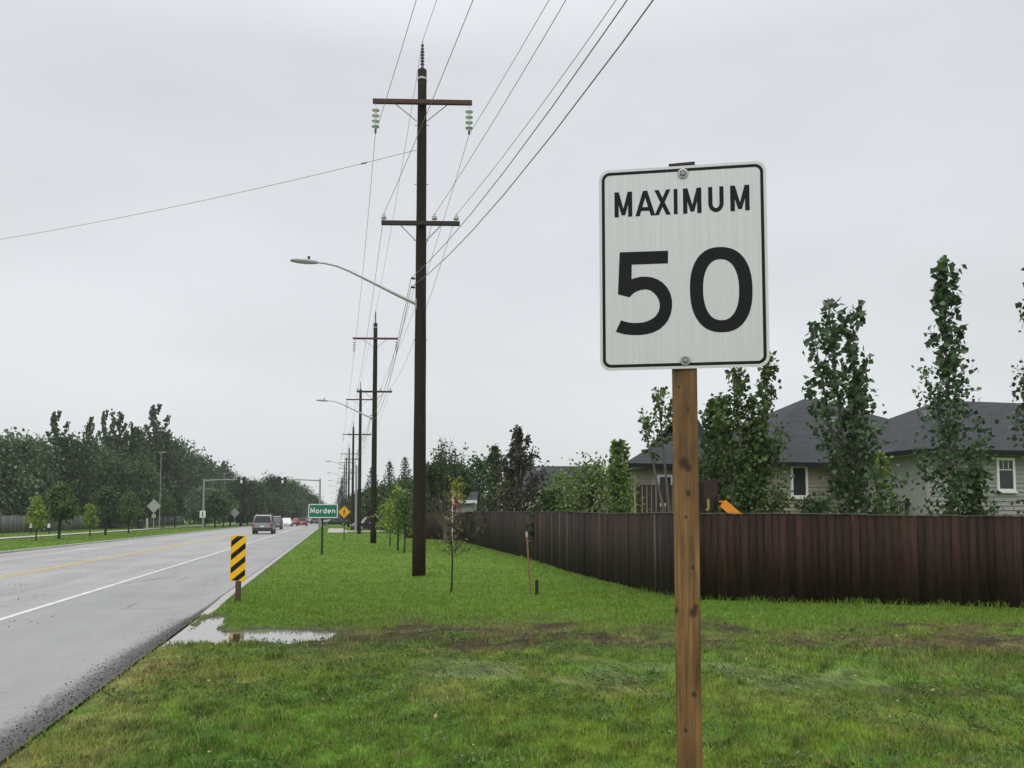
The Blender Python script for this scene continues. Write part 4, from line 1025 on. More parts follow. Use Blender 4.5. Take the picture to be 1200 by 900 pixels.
def window(x, y, z0, z1, w_, parent, grid=False, face='y', bars=1):
    """window in a wall whose outside is at y (facing -y)"""
    f = .09
    b = MB(); zc = (z0+z1)/2
    for sx in (-1, 1): b.box((x+sx*(w_/2-f/2), y-.035, zc), (f, .09, z1-z0))
    for z in (z0+f/2, z1-f/2): b.box((x, y-.035, z), (w_-2*f-.004, .086, f))
    b.box((x, y-.05, z0-.03), (w_+.1, .12, .05))
    o = b.build('window', M['trim_white'], parent)
    b = MB(); b.box((x, y-.035, zc), (w_-2*f, .03, z1-z0-2*f)); b.build('pane', M['glass'], o)
    if grid:
        b = MB(); zt = z1-f-(z1-z0)*.28; b.box((x, y-.058, zt), (w_-2*f, .016, .03))
        for kx in (-1, 1): b.box((x+kx*w_*.14, y-.060, (zt+z1-f)/2), (.025, .012, z1-f-zt))
        b.build('muntin', M['trim_white'], o)
def vents(spots, parent):
    for p in spots:
        b = MB(); b.box((p[0], p[1], p[2]+.07), (.32, .32, .22)); b.box((p[0], p[1], p[2]+.19), (.40, .40, .05)); b.build('roof_vent', M['lamp_grey'], parent)

# house A: long grey hip roof behind the poplars
c0 = P(868, 541, 30.3); c0x, c0y = c0.x+.45, c0.y+.45; ze = c0.z
t = empty('house', (c0x, c0y, 0), 0, 'tan sided bungalow with dark hip roof behind the large bushy tree', 'house')
Wm, Dm = 14.2, 13.6
walls(0, Wm, 0, Dm, 0, ze-.11, M['siding_tan'], t); laps(0, Wm, 0, .6, ze-.13, M['siding_tan'], t); walls(Wm+.004, 21.5, 2.1, 9.6, 0, ze-.11, M['siding_tan'], t)
b = MB(); hr = hip(b, 0, Wm, 0, Dm, ze, .5); hip(b, 8.5, 22, 2.1, 9.6, ze+.004, .5); rf = b.build('roof', M['shingle'], t); eaves(*hr[:4], ze, 0, t)
rise = .5
def rz_left(x, y): return ze+rise*(x+.45)
vents([(2.7, 9.2, ze+.5*3.1), (4.4, 8.0, ze+.5*4.75), (6.3, 3.9, ze+.5*4.3)], rf)
px = P(935, 560, 30.9); wx = XonY(936, c0y)-c0x
window(wx, 0, P(935, 583, 31).z, P(935, 545, 31).z, .72, t)
pz = P(1077, 560, 31)
# left wing
q0 = P(731, 543, 33.4); wy = q0.y+.45-c0y; wx0 = q0.x+.45-c0x
ze2 = q0.z
b = MB(); x0, x1, y0, y1 = wx0-.45, 1.0, wy-.45, wy+10.2
h_ = (y1-y0)/2; zt = ze2+.50*h_
A, B_, C_, D = (x0, y0, ze2), (x1, y0, ze2), (x1, y1, ze2), (x0+3.9, y1, ze2); R1, R2 = (x0+h_+.5, y0+h_, zt), (x1, y0+h_, zt)
for f in ((A, B_, R2, R1), (C_, D, R1, R2), (D, A, R1)): b.face(f)
b.build('roof', M['shingle'], t)
b = MB(); b.box(((x0+x1)/2, y0, ze2-.07), (x1-x0+.03, .03, .17)); b.build('fascia', M['fascia_dark'], t)
b = MB(); b.add([(x0+.03, y0+.03, ze2-.12), (x1, y0+.03, ze2-.12), (x1, y1, ze2-.12), (x0+3.9, y1, ze2-.12)], [(0, 1, 2, 3)]); b.build('soffit', M['soffit'], t)
wl = P(765, 560, 34.0); wlx = wl.x-c0x
walls(wlx, -.004, wy, wy+9.0, 0, ze2-.13, M['siding_tan'], t); laps(wlx, -.004, wy, .6, ze2-.14, M['siding_tan'], t)
window(P(783, 570, 33.9).x-c0x, wy, 2.1, P(783, 556, 33.9).z, .7, t)
b = MB(); pp = P(741, 560, 33.4); b.box((pp.x-c0x, wy-.1, (ze2-.12)/2), (.12, .12, ze2-.14)); b.build('porch_post', M['post_dark'], t)

# lower house glimpsed behind the porch
qq = P(740, 560, 47)
t2 = empty('house', (qq.x-3, qq.y, 0), 0, 'grey house end glimpsed under the porch roof left of the tan bungalow', 'house')
walls(0, 7, 0, 6, 0, 3.3, M['siding_grey'], t2); b = MB(); hr = hip(b, 0, 7, 0, 6, 3.4, .3); b.build('roof', M['shingle'], t2); eaves(*hr[:4], 3.4, 0, t2, 'trim_white')
window(1.9, 0, 1.9, 2.9, .8, t2)

# house B at the right edge
d0 = P(1078, 526, 26.6); zb = d0.z; bx, by = d0.x+.45, d0.y+.45
t = empty('house', (bx, by, 0), 0, 'grey sided house with white grid window at the right edge', 'house')
walls(.1, 16, 0, 10, 0, zb-.11, M['siding_grey'], t); laps(.1, 16, 0, .6, zb-.13, M['siding_grey'], t)
b = MB(); hr = hip(b, 0, 16, 0, 10.3, zb, .46); rb = b.build('roof', M['shingle'], t); eaves(*hr[:4], zb, 0, t)
pw_ = Vector((XonY(1178, by), by, 0)); a_ = P(1178, 576, zd(Vector((pw_.x, by, 0)))); b__ = P(1178, 536.5, zd(Vector((pw_.x, by, 0))))
window(pw_.x-bx, 0, a_.z, b__.z, .74, t, grid=True)
vents([(3.2, 3.4, zb+.46*3.6)], rb)
b = MB(); b.box((.14, -.02, zb/2-.06), (.1, .08, zb-.14)); b.build('corner_board', M['siding_grey'], t)

# house C: long roof in the middle distance
e_ = P(596, 576, 64); f_ = P(708, 576, 64)
t = empty('house', (e_.x, e_.y, 0), math.atan2(f_.y-e_.y, f_.x-e_.x), 'house with long dark gable roof and white eave behind the green bush', 'house')
Lc = (f_-e_).length; ze3 = e_.z
walls(0, Lc, .4, 10.4, 0, ze3-.05, M['siding_pale'], t)
b = MB(); zr = P(640, 545, 68).z
b.face([(-.4, 0, ze3), (Lc+.4, 0, ze3), (Lc+.4, 5.4, zr), (-.4, 5.4, zr)]); b.face([(Lc+.4, 10.8, ze3), (-.4, 10.8, ze3), (-.4, 5.4, zr), (Lc+.4, 5.4, zr)])
b.face([(-.3, .4, ze3), (-.3, 10.4, ze3), (-.3, 5.4, zr-.1)]); b.face([(Lc+.3, .4, ze3), (Lc+.3, 5.4, zr-.1), (Lc+.3, 10.4, ze3)])
rc = b.build('roof', M['shingle'], t)
b = MB(); b.box((Lc/2, -.02, ze3-.07), (Lc+.8, .04, .2)); b.build('fascia', M['trim_white'], t)
vents([(Lc*.33, 4.6, zr-.42)], rc)
# house D: small white-eaved roof by the flag
e_ = P(516, 587, 60); f_ = P(556, 587, 60)
t = empty('shed', (e_.x, e_.y, 0), math.atan2(f_.y-e_.y, f_.x-e_.x), 'small grey shed with white eave and low dark roof behind the flag', 'shed')
Lc = (f_-e_).length
walls(0, Lc, .3, 4, 0, e_.z-.05, M['siding_grey'], t)
b = MB(); zr = e_.z+.75; b.face([(-.2, 0, e_.z), (Lc+.2, 0, e_.z), (Lc+.2, 2.2, zr), (-.2, 2.2, zr)]); b.face([(Lc+.2, 4.4, e_.z), (-.2, 4.4, e_.z), (-.2, 2.2, zr), (Lc+.2, 2.2, zr)]); b.build('roof', M['shingle'], t)
b = MB(); b.box((Lc/2, -.02, e_.z-.06), (Lc+.4, .04, .22)); b.build('fascia', M['trim_white'], t)
# left garden house
e_ = P(-6, 590, 92); f_ = P(30, 590, 92)
t = empty('house', (e_.x, e_.y, 0), -YAW, 'small white-walled house with dark gable behind the grey fence at far left', 'house')
walls(.6, 3.0, 0, 3, 0, 3.1, M['siding_pale'], t)
b = MB(); hr = hip(b, .3, 3.3, -.1, 3.1, 3.2, .55, ov=.25); b.build('roof', M['shingle'], t)
b = MB(); b.box((2.9, -.42, 3.16), (1.0, .06, .22)); b.box((1.2, -.42, 3.28), (.8, .06, .2), Matrix.Rotation(.4, 3, 'Y')); b.build('fascia', M['trim_white'], t)

# ------------------------------------------------------------------ garden things behind the fence
def railing(a, c, z0, z1, label, n, name='deck', posts=3):
    t = empty(name, (a.x, a.y, 0), math.atan2(c.y-a.y, c.x-a.x), label, 'deck'); L_ = (c.xy-a.xy).length
    b = MB(); b.box((L_/2, .0, z1), (L_+.1, .10, .05)); b.build('handrail', M['deck_wood'], t)
    b = MB(); b.box((L_/2, 0, z0+.08), (L_, .05, .06)); b.build('bottom_rail', M['deck_wood'], t)
    b = MB(); b.box((L_/2, 1.2, z0-.03), (L_, 2.4, .06)); b.box((L_/2, .02, z0-.16), (L_, .05, .2)); b.build('deck_floor', M['deck_wood'], t)
    for i in range(n):
        b = MB(); b.box((L_*(i+.5)/n, -.035, (z0+z1)/2), (L_/n*.74, .02, z1-z0-.04)); b.build('baluster', M['deck_wood'], t)
    for i in range(posts):
        b = MB(); b.box((L_*i/(posts-1), .055, z1/2), (.1, .1, z1)); b.build('deck_post', M['deck_wood'], t)
a_ = P(747, 569, 31.4); c_ = P(822, 569, 31.4)
railing(a_, c_, 1.35, a_.z, 'dark brown wooden deck railing below the porch, left of the sign post', 14)
a_ = P(1046, 588, 28); c_ = P(1090, 588, 28)
railing(a_, c_, 1.2, a_.z, 'small dark railing between the tan and grey houses', 7)
# play structure with slide
bs = P(842, 606, 17.2); bs.z = 0
t = empty('play_structure', bs, -YAW, 'dark wooden play frame with yellow-orange slide just above the fence, right of the sign post', 'playground')
zz = lambda py: CAMH+(HZ-py)/F*17.2
xx = lambda px_: (px_-842)/F*17.2
b = MB(); b.beam((xx(838), 0, zz(583)), (xx(866), 0, zz(607)), .1, .09); b.beam((xx(838), 0, zz(583)), (xx(838), 0, 0), .1, .1); b.beam((xx(822), 0, zz(566)), (xx(822), 0, 0), .12, .1); b.beam((xx(834), .8, zz(560)), (xx(834), .8, 0), .12, .1)
b.box((xx(829), .4, zz(580)), (.42, .9, .65)); b.beam((xx(846), 0, zz(588)), (xx(852), 0, zz(606)), .08, .08); b.build('frame', M['deck_wood'], t)
b = MB(); b.beam((xx(842), -.15, zz(588)), (xx(869), -.15, zz(613)), .40, .03); b.beam((xx(842), -.36, zz(590)), (xx(866), -.36, zz(611)), .03, .18); b.build('slide', M['orange'], t)
b = MB(); b.tube([(xx(829), -.1, zz(585)), (xx(829), -.1, zz(597)), (xx(826), -.1, zz(598))], .03, 6); b.build('handle', M['yellow_plastic'], t)
bs = P(744.5, 606, 20); bs.z = 0
b = MB(); b.tube([(0, 0, 0), (0, 0, CAMH+(HZ-578)/F*20)], .02, 7); o = b.build('garden_post', M['yellow_plastic'], loc=tuple(bs)); tag(o, 'thin dull yellow pole standing left of the deck railing', 'post')
# flag
fb = P(530, 606, 40); fb.z = 0
t = empty('flag', fb, -YAW, 'limp red and white flag on white pole above the far fence', 'flag')
b = MB(); b.tube([(0, 0, 0), (0, 0, CAMH+(HZ-569)/F*40)], .03, 8); b.build('flagpole', M['trim_white'], t)
b = MB(); fz = lambda py: CAMH+(HZ-py)/F*40; fx = lambda p: (p-530)/F*40
n = 14
grid = [[(fx(530.6+8*(i/n)*(1-.25*j/8)+.5*sin(j*1.3)), .07*sin(i*1.4+j*.5), fz(575+3*(i/n)+ (15+2.5*i/n)*j/8)) for i in range(n+1)] for j in range(9)]
for j in range(8):
    for i in range(n):
        red = (j in (0,) and i < 10) or (j in (1, 2, 3) and 3 < i < 12 and (i+j) % 5) or (j >= 4 and i > 4)
        b.face([grid[j][i], grid[j][i+1], grid[j+1][i+1], grid[j+1][i]], 1 if red else 0)
fo = b.build('flag_cloth', [M['flag_white'], M['flag_red']], t)
fo.modifiers.new('thick', 'SOLIDIFY').thickness = .004
# stakes
g_ = G(622.5, 697); tp = P(617, 624, zd(g_)-.1)
b = MB(); b.beam(g_-Vector((0, 0, .1)), tp, .036, .02); st = b.build('survey_stake', M['stake']); tag(st, 'tall leaning reddish wooden stake on the lawn before the side fence', 'stake')
b = MB(); d_ = (tp-g_).normalized(); b.beam(tp-d_*.09, tp+d_*.012, .040, .024); b.build('stake_tip', M['stake_top'], st)
g_ = G(629, 697); b = MB(); b.lathe((0, 0, 0), [(.035, -.05), (.033, .30), (.036, .31)], 10); o = b.build('short_pipe', M['black'], loc=tuple(g_)); tag(o, 'short black pipe sticking out of the lawn beside the leaning stake', 'pipe')
for px_, lab in ((37, 'small white utility marker before the grey fence, left one'), (58, 'small white utility marker before the grey fence, right one')):
    q = P(px_, 606, 82); q.z = 0; t = empty('utility_marker', q, -YAW, lab, 'marker', 'white utility markers by the grey fence')
    b = MB(); b.box((0, 0, .4), (.12, .08, .9)); b.build('post', M['post_dark'], t); b = MB(); b.box((0, -.06, P(px_, 616, 82).z), (.22, .1, .42)); b.build('marker_head', M['trim_white'], t)
q = P(165, 606, 112); q.z = 0
b = MB(); b.lathe((0, 0, 0), [(.38, 0), (.42, 1.0), (.44, 1.05), (.25, 1.25)], 12); o = b.build('waste_bin', M['black'], loc=tuple(q)); tag(o, 'black waste bin on the far verge left of the diamond sign', 'bin')
q = P(172.5, 606, 113); q.z = 0
b = MB(); b.box((0, 0, .7), (.25, .3, 1.5)); b.box((0, -.16, 1.1), (.2, .02, .3)); o = b.build('utility_box', M['walk'], loc=tuple(q)); tag(o, 'pale slim utility box on the far verge beside the waste bin', 'box')

# ------------------------------------------------------------------ trees
def leafcols(n, lo=.6, hi=1.45, tint=None):
    v = rng.uniform(lo, hi, (n, 1)); c = np.ones((n, 3))*v; c[:, 0] *= rng.uniform(.85, 1.2, n); c[:, 2] *= rng.uniform(.8, 1.25, n)
    if tint is not None: c *= tint
    return c
def broadleaf(name, h, w_, m, bark, label, cat='tree', group=None, trunk=.22, crown0=.12, clumps=46, per=70, leaf=.28, seed=1, spire=0.0, loc=(0, 0, 0), lm=None, lean=0):
    """rounded or spired crown of leaf clumps on a limb skeleton"""
    r = np.random.default_rng(seed); t = empty(name, loc, 0, label, cat, group)
    b = MB(); z0 = h*crown0
    tr = [(0, 0, -.1), (.01*h*r.normal(), .01*h*r.normal(), h*.3), (.02*h*r.normal(), .02*h*r.normal(), h*.6), (.01*h*r.normal(), 0, h*.92)]
    b.tube(tr, [h*trunk*.10, h*trunk*.075, h*trunk*.045, h*trunk*.012], 8)
    cen = []; ks = []
    for i in range(clumps):
        f = (i+.5)/clumps; f = f**.85; z = z0+(h-z0)*f
        prof = (sin(pi*min(1, (f*.93+.05))**.75))**.6 if spire == 0 else ((1-f)**(.7+.5*spire)*min(1, (f+.06)*5)+.12*(1-f)+.02)
        R = w_/2*prof*((.55+.55*r.random()) if spire == 0 else (.15+1.25*r.random()**1.3)); a = i*2.399+r.normal()*.5
        c = np.array([R*cos(a), R*sin(a), z+r.normal()*.02*h])
        st = Vector((tr[1][0], tr[1][1], max(z0*.8, z-.25*h*(1 if spire == 0 else .9)-.3*R)))
        mid = Vector((c[0]*.45, c[1]*.45, (st.z+c[2])/2+.04*h))
        b.tube([st, mid, Vector(c)], [h*.012, h*.007, h*.002], 5, cap=False)
        rc = (w_*.13+.03*h)*(.7+.6*r.random())*(1 if spire == 0 else (.22+.6*(1-f)))
        n = int(per*(.6+.8*r.random())); pts = c+r.normal(size=(n, 3))*(np.array([rc, rc, rc*.75]) if spire == 0 else np.array([rc*.75, rc*.75, rc*1.5]))*.62
        cen.append(pts); v = r.uniform(.65, 1.35); ks.append(np.full(n, v))
    b.build('trunk', bark, t, smooth=True)
    cen = np.concatenate(cen); ks = np.concatenate(ks); n = len(cen)
    cols = leafcols(n)*ks[:, None]; cen[:, 2] = np.maximum(cen[:, 2], z0*.75)
    leaf_mesh('crown', cen, leaf*(.6+.8*r.random(n)), cols, m, t, up=.5, r=r)
    return t
def place(t, loc, rz, sc, label, group=None):
    o = copy_tree(t); o.location = loc; o.rotation_euler = (0, 0, rz); o.scale = sc; o['label'] = label
    if group: o['group'] = group
    return o
def gnd(px_, Z):
    q = P(px_, 606, Z); q.z = 0; return q
def hgt(py, Z): return CAMH+(HZ-py)/F*Z

def spruce(h, w_, label, loc, seed, group='dark spruces beyond the saplings'):
    r = np.random.default_rng(seed); t = empty('spruce_tree', loc, r.random()*6, label, 'tree', group)
    b = MB(); b.tube([(0, 0, -.1), (0, 0, h)], [h*.018, .02], 7); b.build('trunk', M['bark'], t)
    cen = []
    for lv in range(26):
        f = lv/26; z = h*(.06+.93*f); R = w_/2*(1-f)**.9*(.8+.3*r.random())+.08
        nb = int(9-4*f)
        for k in range(nb):
            a = k*2*pi/nb+lv*1.1+r.normal()*.15; m_ = int(26*(1-f*.6)); s = r.random(m_)**.7; Rk = R*(.75+.4*r.random())
            x = cos(a)*s*Rk; y = sin(a)*s*Rk; zz_ = z-s*Rk*.28+s*s*Rk*.18
            cen.append(np.stack([x+r.normal(size=m_)*.09, y+r.normal(size=m_)*.09, zz_+r.normal(size=m_)*.07], -1))
    cen = np.concatenate(cen); n = len(cen)
    leaf_mesh('crown', cen, .20+.14*r.random(n), leafcols(n, .6, 1.3), M['needles'], t, droop=True, aspect=.45, r=r)
    return t

def poplar(px_, Z, ytop, wpx, label, seed, nbr=34, leaf=.125, tops=1, dens=1.0, m='leaf_poplar', low=.05, leanx=0, group='young poplars behind the fence', lowwide=1.0, H=None, Wm=None, bark='bark_grey'):
    """young poplar: many steep branches strung with separate large leaves"""
    r = np.random.default_rng(seed); h = H or hgt(ytop, Z); W = Wm or wpx/F*Z; loc = gnd(px_, Z) if not H else (0, 0, 0); k8 = h/8 if H else 1
    t = empty('poplar_tree', loc, 0, label, 'tree', group)
    b = MB(); cen = []; sz = []
    heads = [(0, 0, h)] if tops == 1 else tops
    for (hx, hy, hz) in heads:
        pts = [Vector((0, 0, -.1)), Vector((hx*.15, hy*.15, hz*.3)), Vector((hx*.55, hy*.55, hz*.6)), Vector((hx*.85, hy*.85, hz*.82)), Vector((hx, hy, hz*.99))]
        b.tube(pts, [.06*h/8+.02, .045, .03, .018, .006], 7)
        nb = int(nbr/len(heads)*1.25)
        def along(f):
            q = f*4; i = min(3, int(q)); return pts[i].lerp(pts[i+1], q-i)
        for i in range(nb):
            f = low+(.97-low)*(i/nb)**.92; st = along(f); a = i*2.399+r.normal()*.4
            ln = (W*.98*(1-f)**.8+.07*W)*(.25+.85*r.random()**1.1)+.05
            if f < .45: ln *= lowwide
            el = radians(r.uniform(30, 60)); d = Vector((cos(a)*cos(el), sin(a)*cos(el)*.9, sin(el)))
            e = st+d*ln*.6; e2 = e+Vector((d.x*.25, d.y*.25, 1))*ln*.45; e2.z = min(e2.z, h*.985)
            b.tube([st, e, e2], [.013, .008, .003], 5, cap=False)
            n = max(5, int((ln/k8*26+5)*dens*(2.7 if f < .5 else 1.0)))
            s = r.random(n)**.8*2
            for q in s:
                p = st.lerp(e, q) if q < 1 else e.lerp(e2, q-1)
                sp_ = (.06+(.10 if f < .5 else 0))*k8
                cen.append((p.x+r.normal()*sp_, p.y+r.normal()*sp_, p.z+r.normal()*sp_)); sz.append(leaf*(.75+.6*r.random())*(1.25 if f > .5 else .85))
        n = 22   # leaves on the leader
        for i in range(n):
            p = along(.62+.38*i/n); cen.append((p.x+r.normal()*.07*k8, p.y+r.normal()*.07*k8, p.z)); sz.append(leaf*(1+.5*r.random()))
    b.build('trunk', M['bark_grey'], t, smooth=True)
    cen = np.array(cen); sz = np.array(sz); n = len(cen)
    cols = leafcols(n, .5, 1.6)
    leaf_mesh('crown', cen, sz, cols, M[m], t, droop=True, aspect=.92, r=r)
    return t
s_ = 18.0
poplar(1115, 18.6, 290, 88, 'tallest slim poplar with large leaves, between the tan and grey houses', 5, nbr=44, dens=1.15, lowwide=.8)
poplar(1000, 18.2, 342, 104, 'three-headed poplar between the speed sign and the tallest poplar', 8, nbr=56, dens=1.05,
       tops=[(-.5, 0, hgt(343, 18.2)), (.2, .1, hgt(347, 18.2)), (-.95, -.1, hgt(380, 18.2)), (.2, 0, hgt(430, 18.2))], lowwide=.85)
poplar(876, 18.8, 408, 76, 'bushy dark green poplar partly hidden by the right edge of the speed sign', 12, nbr=100, dens=1.25, leaf=.10, tops=[(.62, 0, hgt(404, 18.8)), (-.15, .2, hgt(422, 18.8)), (-.5, .2, hgt(458, 18.8)), (.3, -.2, hgt(500, 18.8))], low=.03, lowwide=1.05, m='leaf_mid')
poplar(840, 19.8, 464, 66, 'green poplar sapling close behind the sign post on its right', 21, nbr=54, dens=1.2, leaf=.095, low=.1, lowwide=1.1, m='leaf_mid')
poplar(788, 20.5, 450, 70, 'thin green tree whose leaves show left of the sign post', 17, nbr=30, dens=.75, leaf=.09, low=.62, m='leaf_mid', tops=[(-.35, 0, hgt(450, 20.5)), (-.75, 0, hgt(482, 20.5)), (.1, 0, hgt(455, 20.5))])
poplar(1243, 18.0, 250, 100, 'poplar cut off by the right edge of the picture', 31, nbr=60, dens=1.1)
poplar(1142, 18.8, 545, 44, 'low leafy poplar shoot below the grid window', 33, nbr=34, dens=1.0, low=.05)
poplar(1034, 18.6, 528, 40, 'yellowish-green low shoots at the foot of the three-headed poplar', 35, nbr=30, dens=1.1, m='leaf_bright', leaf=.08)
poplar(955, 19.5, 586, 66, 'low shoots under the tan house window', 37, nbr=40, dens=1.1, m='leaf_mid', leaf=.08)
# bright bush behind the side fence
def bush(px_, Z, ytop, wpx, m, label, seed, clumps=60, per=60, leaf=.13, cat='bush', name='bush', group=None, depth=.8):
    return broadleaf(name, hgt(ytop, Z), wpx/F*Z, M[m], M['bark'], label, cat, group, trunk=.1, crown0=.05, clumps=clumps, per=per, leaf=leaf, seed=seed, loc=gnd(px_, Z))
bush(692, 30, 549, 96, 'leaf_bush', 'wide bright green bush rising over the side fence', 41, clumps=75, per=60, leaf=.12)
bush(656, 33, 558, 50, 'leaf_bush', 'smaller green bush at the left end of the bright bush', 42, clumps=36, per=50, leaf=.13)
poplar(724, 26, 515, 50, 'upright leafy sprout on top of the bright green bush', 44, nbr=34, dens=1.5, leaf=.12, m='leaf_bush', low=.3)
broadleaf('garden_tree', hgt(505, 43), 84/F*43, M['leaf_purple'], M['bark'], 'dark bronze-green tree left of the long dark roof', crown0=.1, clumps=60, per=60, leaf=.17, seed=51, spire=.12, loc=gnd(608, 43), cat='tree')
broadleaf('garden_tree', hgt(526, 49), 62/F*49, M['leaf_dark'], M['bark'], 'dark green tree tucked left of the bronze-green tree', crown0=.1, clumps=50, per=60, leaf=.17, seed=52, spire=.08, loc=gnd(580, 49), cat='tree')
broadleaf('yellowing_shrub', hgt(556, 46), 40/F*46, M['leaf_yellow'], M['bark'], 'yellowing shrub in front of the bronze-green tree', crown0=.1, clumps=26, per=30, leaf=.13, seed=53, spire=.1, loc=gnd(594, 46), cat='shrub')
broadleaf('garden_tree', hgt(540, 70), 44/F*70, M['leaf_dark'], M['bark'], 'dark tree in the gap behind the shed', crown0=.1, clumps=44, per=50, leaf=.26, seed=54, loc=gnd(560, 70), cat='tree')
bush(645, 30, 578, 50, 'leaf_dark', 'low dark shrub below the long dark roof', 55, clumps=26, per=50, leaf=.13)
# twiggy tree
def twiggy(px_, Z, ytop, wpx, label, seed):
    r = np.random.default_rng(seed); h = hgt(ytop, Z); W = wpx/F*Z; t = empty('sparse_tree', gnd(px_, Z), 0, label, 'tree'); b = MB(); cen = []
    b.tube([(0, 0, 0), (0, 0, h*.3)], [.12, .09], 7)
    for i in range(70):
        a = r.random()*2*pi; R = W/2*r.random()**.6; top = h*(1-.35*(R/(W/2))**2)*r.uniform(.75, 1.02)
        st = Vector((0, 0, h*r.uniform(.08, .3))); e = Vector((cos(a)*R, sin(a)*R, top)); m_ = st.lerp(e, .5)+Vector((cos(a)*R*.25, sin(a)*R*.25, 0))
        b.tube([st, m_, e], [.035, .018, .005], 5, cap=False)
        for j in range(5):
            p = m_.lerp(e, r.random()*.8); q = p+Vector((r.normal()*.3, r.normal()*.3, r.uniform(.4, .9))); b.tube([p, q], [.011, .005], 4, cap=False)
            if top < h*.97 or j < 1: cen += [tuple(p.lerp(q, r.random())+Vector(r.normal(size=3)*.12)) for _ in range(18 if p.z < h*.65 else 7)]
    b.build('trunk', M['bark_grey'], t)
    cen = np.array(cen); leaf_mesh('crown', cen, .13+.08*r.random(len(cen)), leafcols(len(cen)), M['leaf_dark'], t, r=r)
twiggy(522, 50, 508, 66, 'half bare twiggy tree behind the shed, right of the near utility pole', 61)
# spruces and bushes centre-left of main pole
spruce(hgt(538, 112), 52/F*112, 'left spruce with pointed top beyond the green bushes', gnd(456, 112), 71)
spruce(hgt(533, 108), 54/F*108, 'right spruce with pointed top beyond the green bushes', gnd(474, 108), 72)
spruce(hgt(545, 120), 54/F*120, 'shorter dark spruce close to the second utility pole', gnd(436, 120), 73)
spruce(hgt(542, 90), 46/F*90, 'dark spruce half hidden by the near utility pole', gnd(490, 90), 74)
BG = 'round green bushes beyond the parked dark car'
bush(448, 106, 572, 44, 'leaf_mid', 'round mid-green bush behind the parked dark car', 81, clumps=50, per=60, leaf=.38, group=BG)
bush(428, 118, 578, 36, 'leaf_dark', 'dark bush left behind the parked dark car', 82, clumps=40, per=60, leaf=.4, group=BG)
bush(478, 84, 566, 56, 'leaf_mid', 'wide green bush left of the near utility pole', 83, clumps=60, per=60, leaf=.3, group=BG)
bush(505, 66, 560, 44, 'leaf_dark', 'dark green bush right of the near utility pole, by the far fence', 84, clumps=44, per=55, leaf=.26, group=BG)
broadleaf('garden_tree', hgt(548, 95), 50/F*95, M['leaf_dark'], M['bark'], 'dark tree filling the gap behind the twiggy tree', clumps=44, per=55, leaf=.34, seed=85, loc=gnd(512, 95))
broadleaf('garden_tree', hgt(556, 105), 40/F*105, M['leaf_dark'], M['bark'], 'dark tree behind the bronze-green tree', clumps=44, per=55, leaf=.34, seed=86, loc=gnd(545, 105))
# saplings on the lawn
def sapling(bx_, by_, ytop, wpx, m, label, seed, leaf=.07, n=26, dens=26, bark='bark_black', tr=.022, low=.35, group='saplings planted along the lawn', loc=None, Z=None, upright=.5):
    g0 = G(bx_, by_) if loc is None else loc; Z = zd(g0); r = np.random.default_rng(seed); h = hgt(ytop, Z); W = wpx/F*Z
    t = empty('sapling', g0, 0, label, 'sapling', group); b = MB(); cen = []
    pts = [Vector((0, 0, -.05)), Vector((.02, 0, h*.35)), Vector((-.015, .01, h*.7)), Vector((.0, 0, h*.97))]; b.tube(pts, [tr, tr*.85, tr*.5, .004], 7)
    for i in range(n):
        f = low+(.95-low)*i/n; st = Vector((0, 0, h*f)); a = i*2.4+r.normal()*.3; ln = W/2*(1-((f-low)/(1-low))**1.4)*(.5+.6*r.random())+.05
        e = st+Vector((cos(a)*ln, sin(a)*ln, ln*upright)); b.tube([st, st.lerp(e, .5)+Vector((0, 0, -.01)), e], [tr*.35, tr*.25, .003], 4, cap=False)
        for j in range(int(dens*(.4+ln/W))):
            cen.append(tuple(st.lerp(e, .25+.8*r.random())+Vector(r.normal(size=3)*(.05+W*.045))))
    b.build('trunk', M[bark], t); cen = np.array(cen)
    leaf_mesh('crown', cen, leaf*(.6+.8*r.random(len(cen))), leafcols(len(cen)), M[m], t, droop=True, r=r)
    return t
sapling(529, 693, 588, 42, 'leaf_rust', 'sparse rusty-leaved sapling with black stem on the near lawn', 91, n=28, dens=15, low=.38, leaf=.065)
sapling(537, 645, 556, 30, 'leaf_yellow', 'yellow-green leaved young tree beside the flag', 92, n=22, dens=16, low=.62, leaf=.12, loc=gnd(534, 36))
sapling(466, 645, 570, 46, 'leaf_bright', 'bright yellow-green sapling, middle of three beyond the near pole', 93, n=34, dens=44, low=.22, leaf=.13, tr=.05)
sapling(457, 640, 585, 34, 'leaf_bright', 'bright sapling, left one of three beyond the near pole', 94, n=26, dens=34, low=.3, leaf=.13, tr=.04)
sapling(474, 648, 575, 34, 'leaf_mid', 'green sapling, right one of three beyond the near pole', 95, n=28, dens=30, low=.35, leaf=.12, tr=.04)
# left verge street trees
VT = 'young street trees on the far verge'
def vt(bx_, ytop, wpx, m, label, seed, Z=None, tr=.05, low=.35, dens=60, n=34, leaf=.2, X=-20.2):
    # placed on the line of the verge
    a = (bx_-600)/F; Zv = -X/(0-(a*cos(YAW)+sin(YAW))) if Z is None else Z
    q = gnd(bx_, Zv); return sapling(0, 0, ytop, wpx, m, label, seed, loc=q, tr=tr, low=low, dens=dens, n=n, leaf=leaf, group=VT, upright=.35)
vt(43, 580, 26, 'leaf_bright', 'light green young street tree, leftmost on the far verge', 101, dens=30, low=.3)
vt(70, 567, 50, 'leaf_mid', 'round darker street tree with black trunk, second on the far verge', 102, tr=.11, dens=120, n=50)
vt(106, 590, 18, 'leaf_bright', 'small pale narrow street tree on the far verge', 103, dens=26, low=.35)
vt(124, 572, 46, 'leaf_dark', 'dark round street tree right of the small pale one', 104, tr=.11, dens=120, n=50)
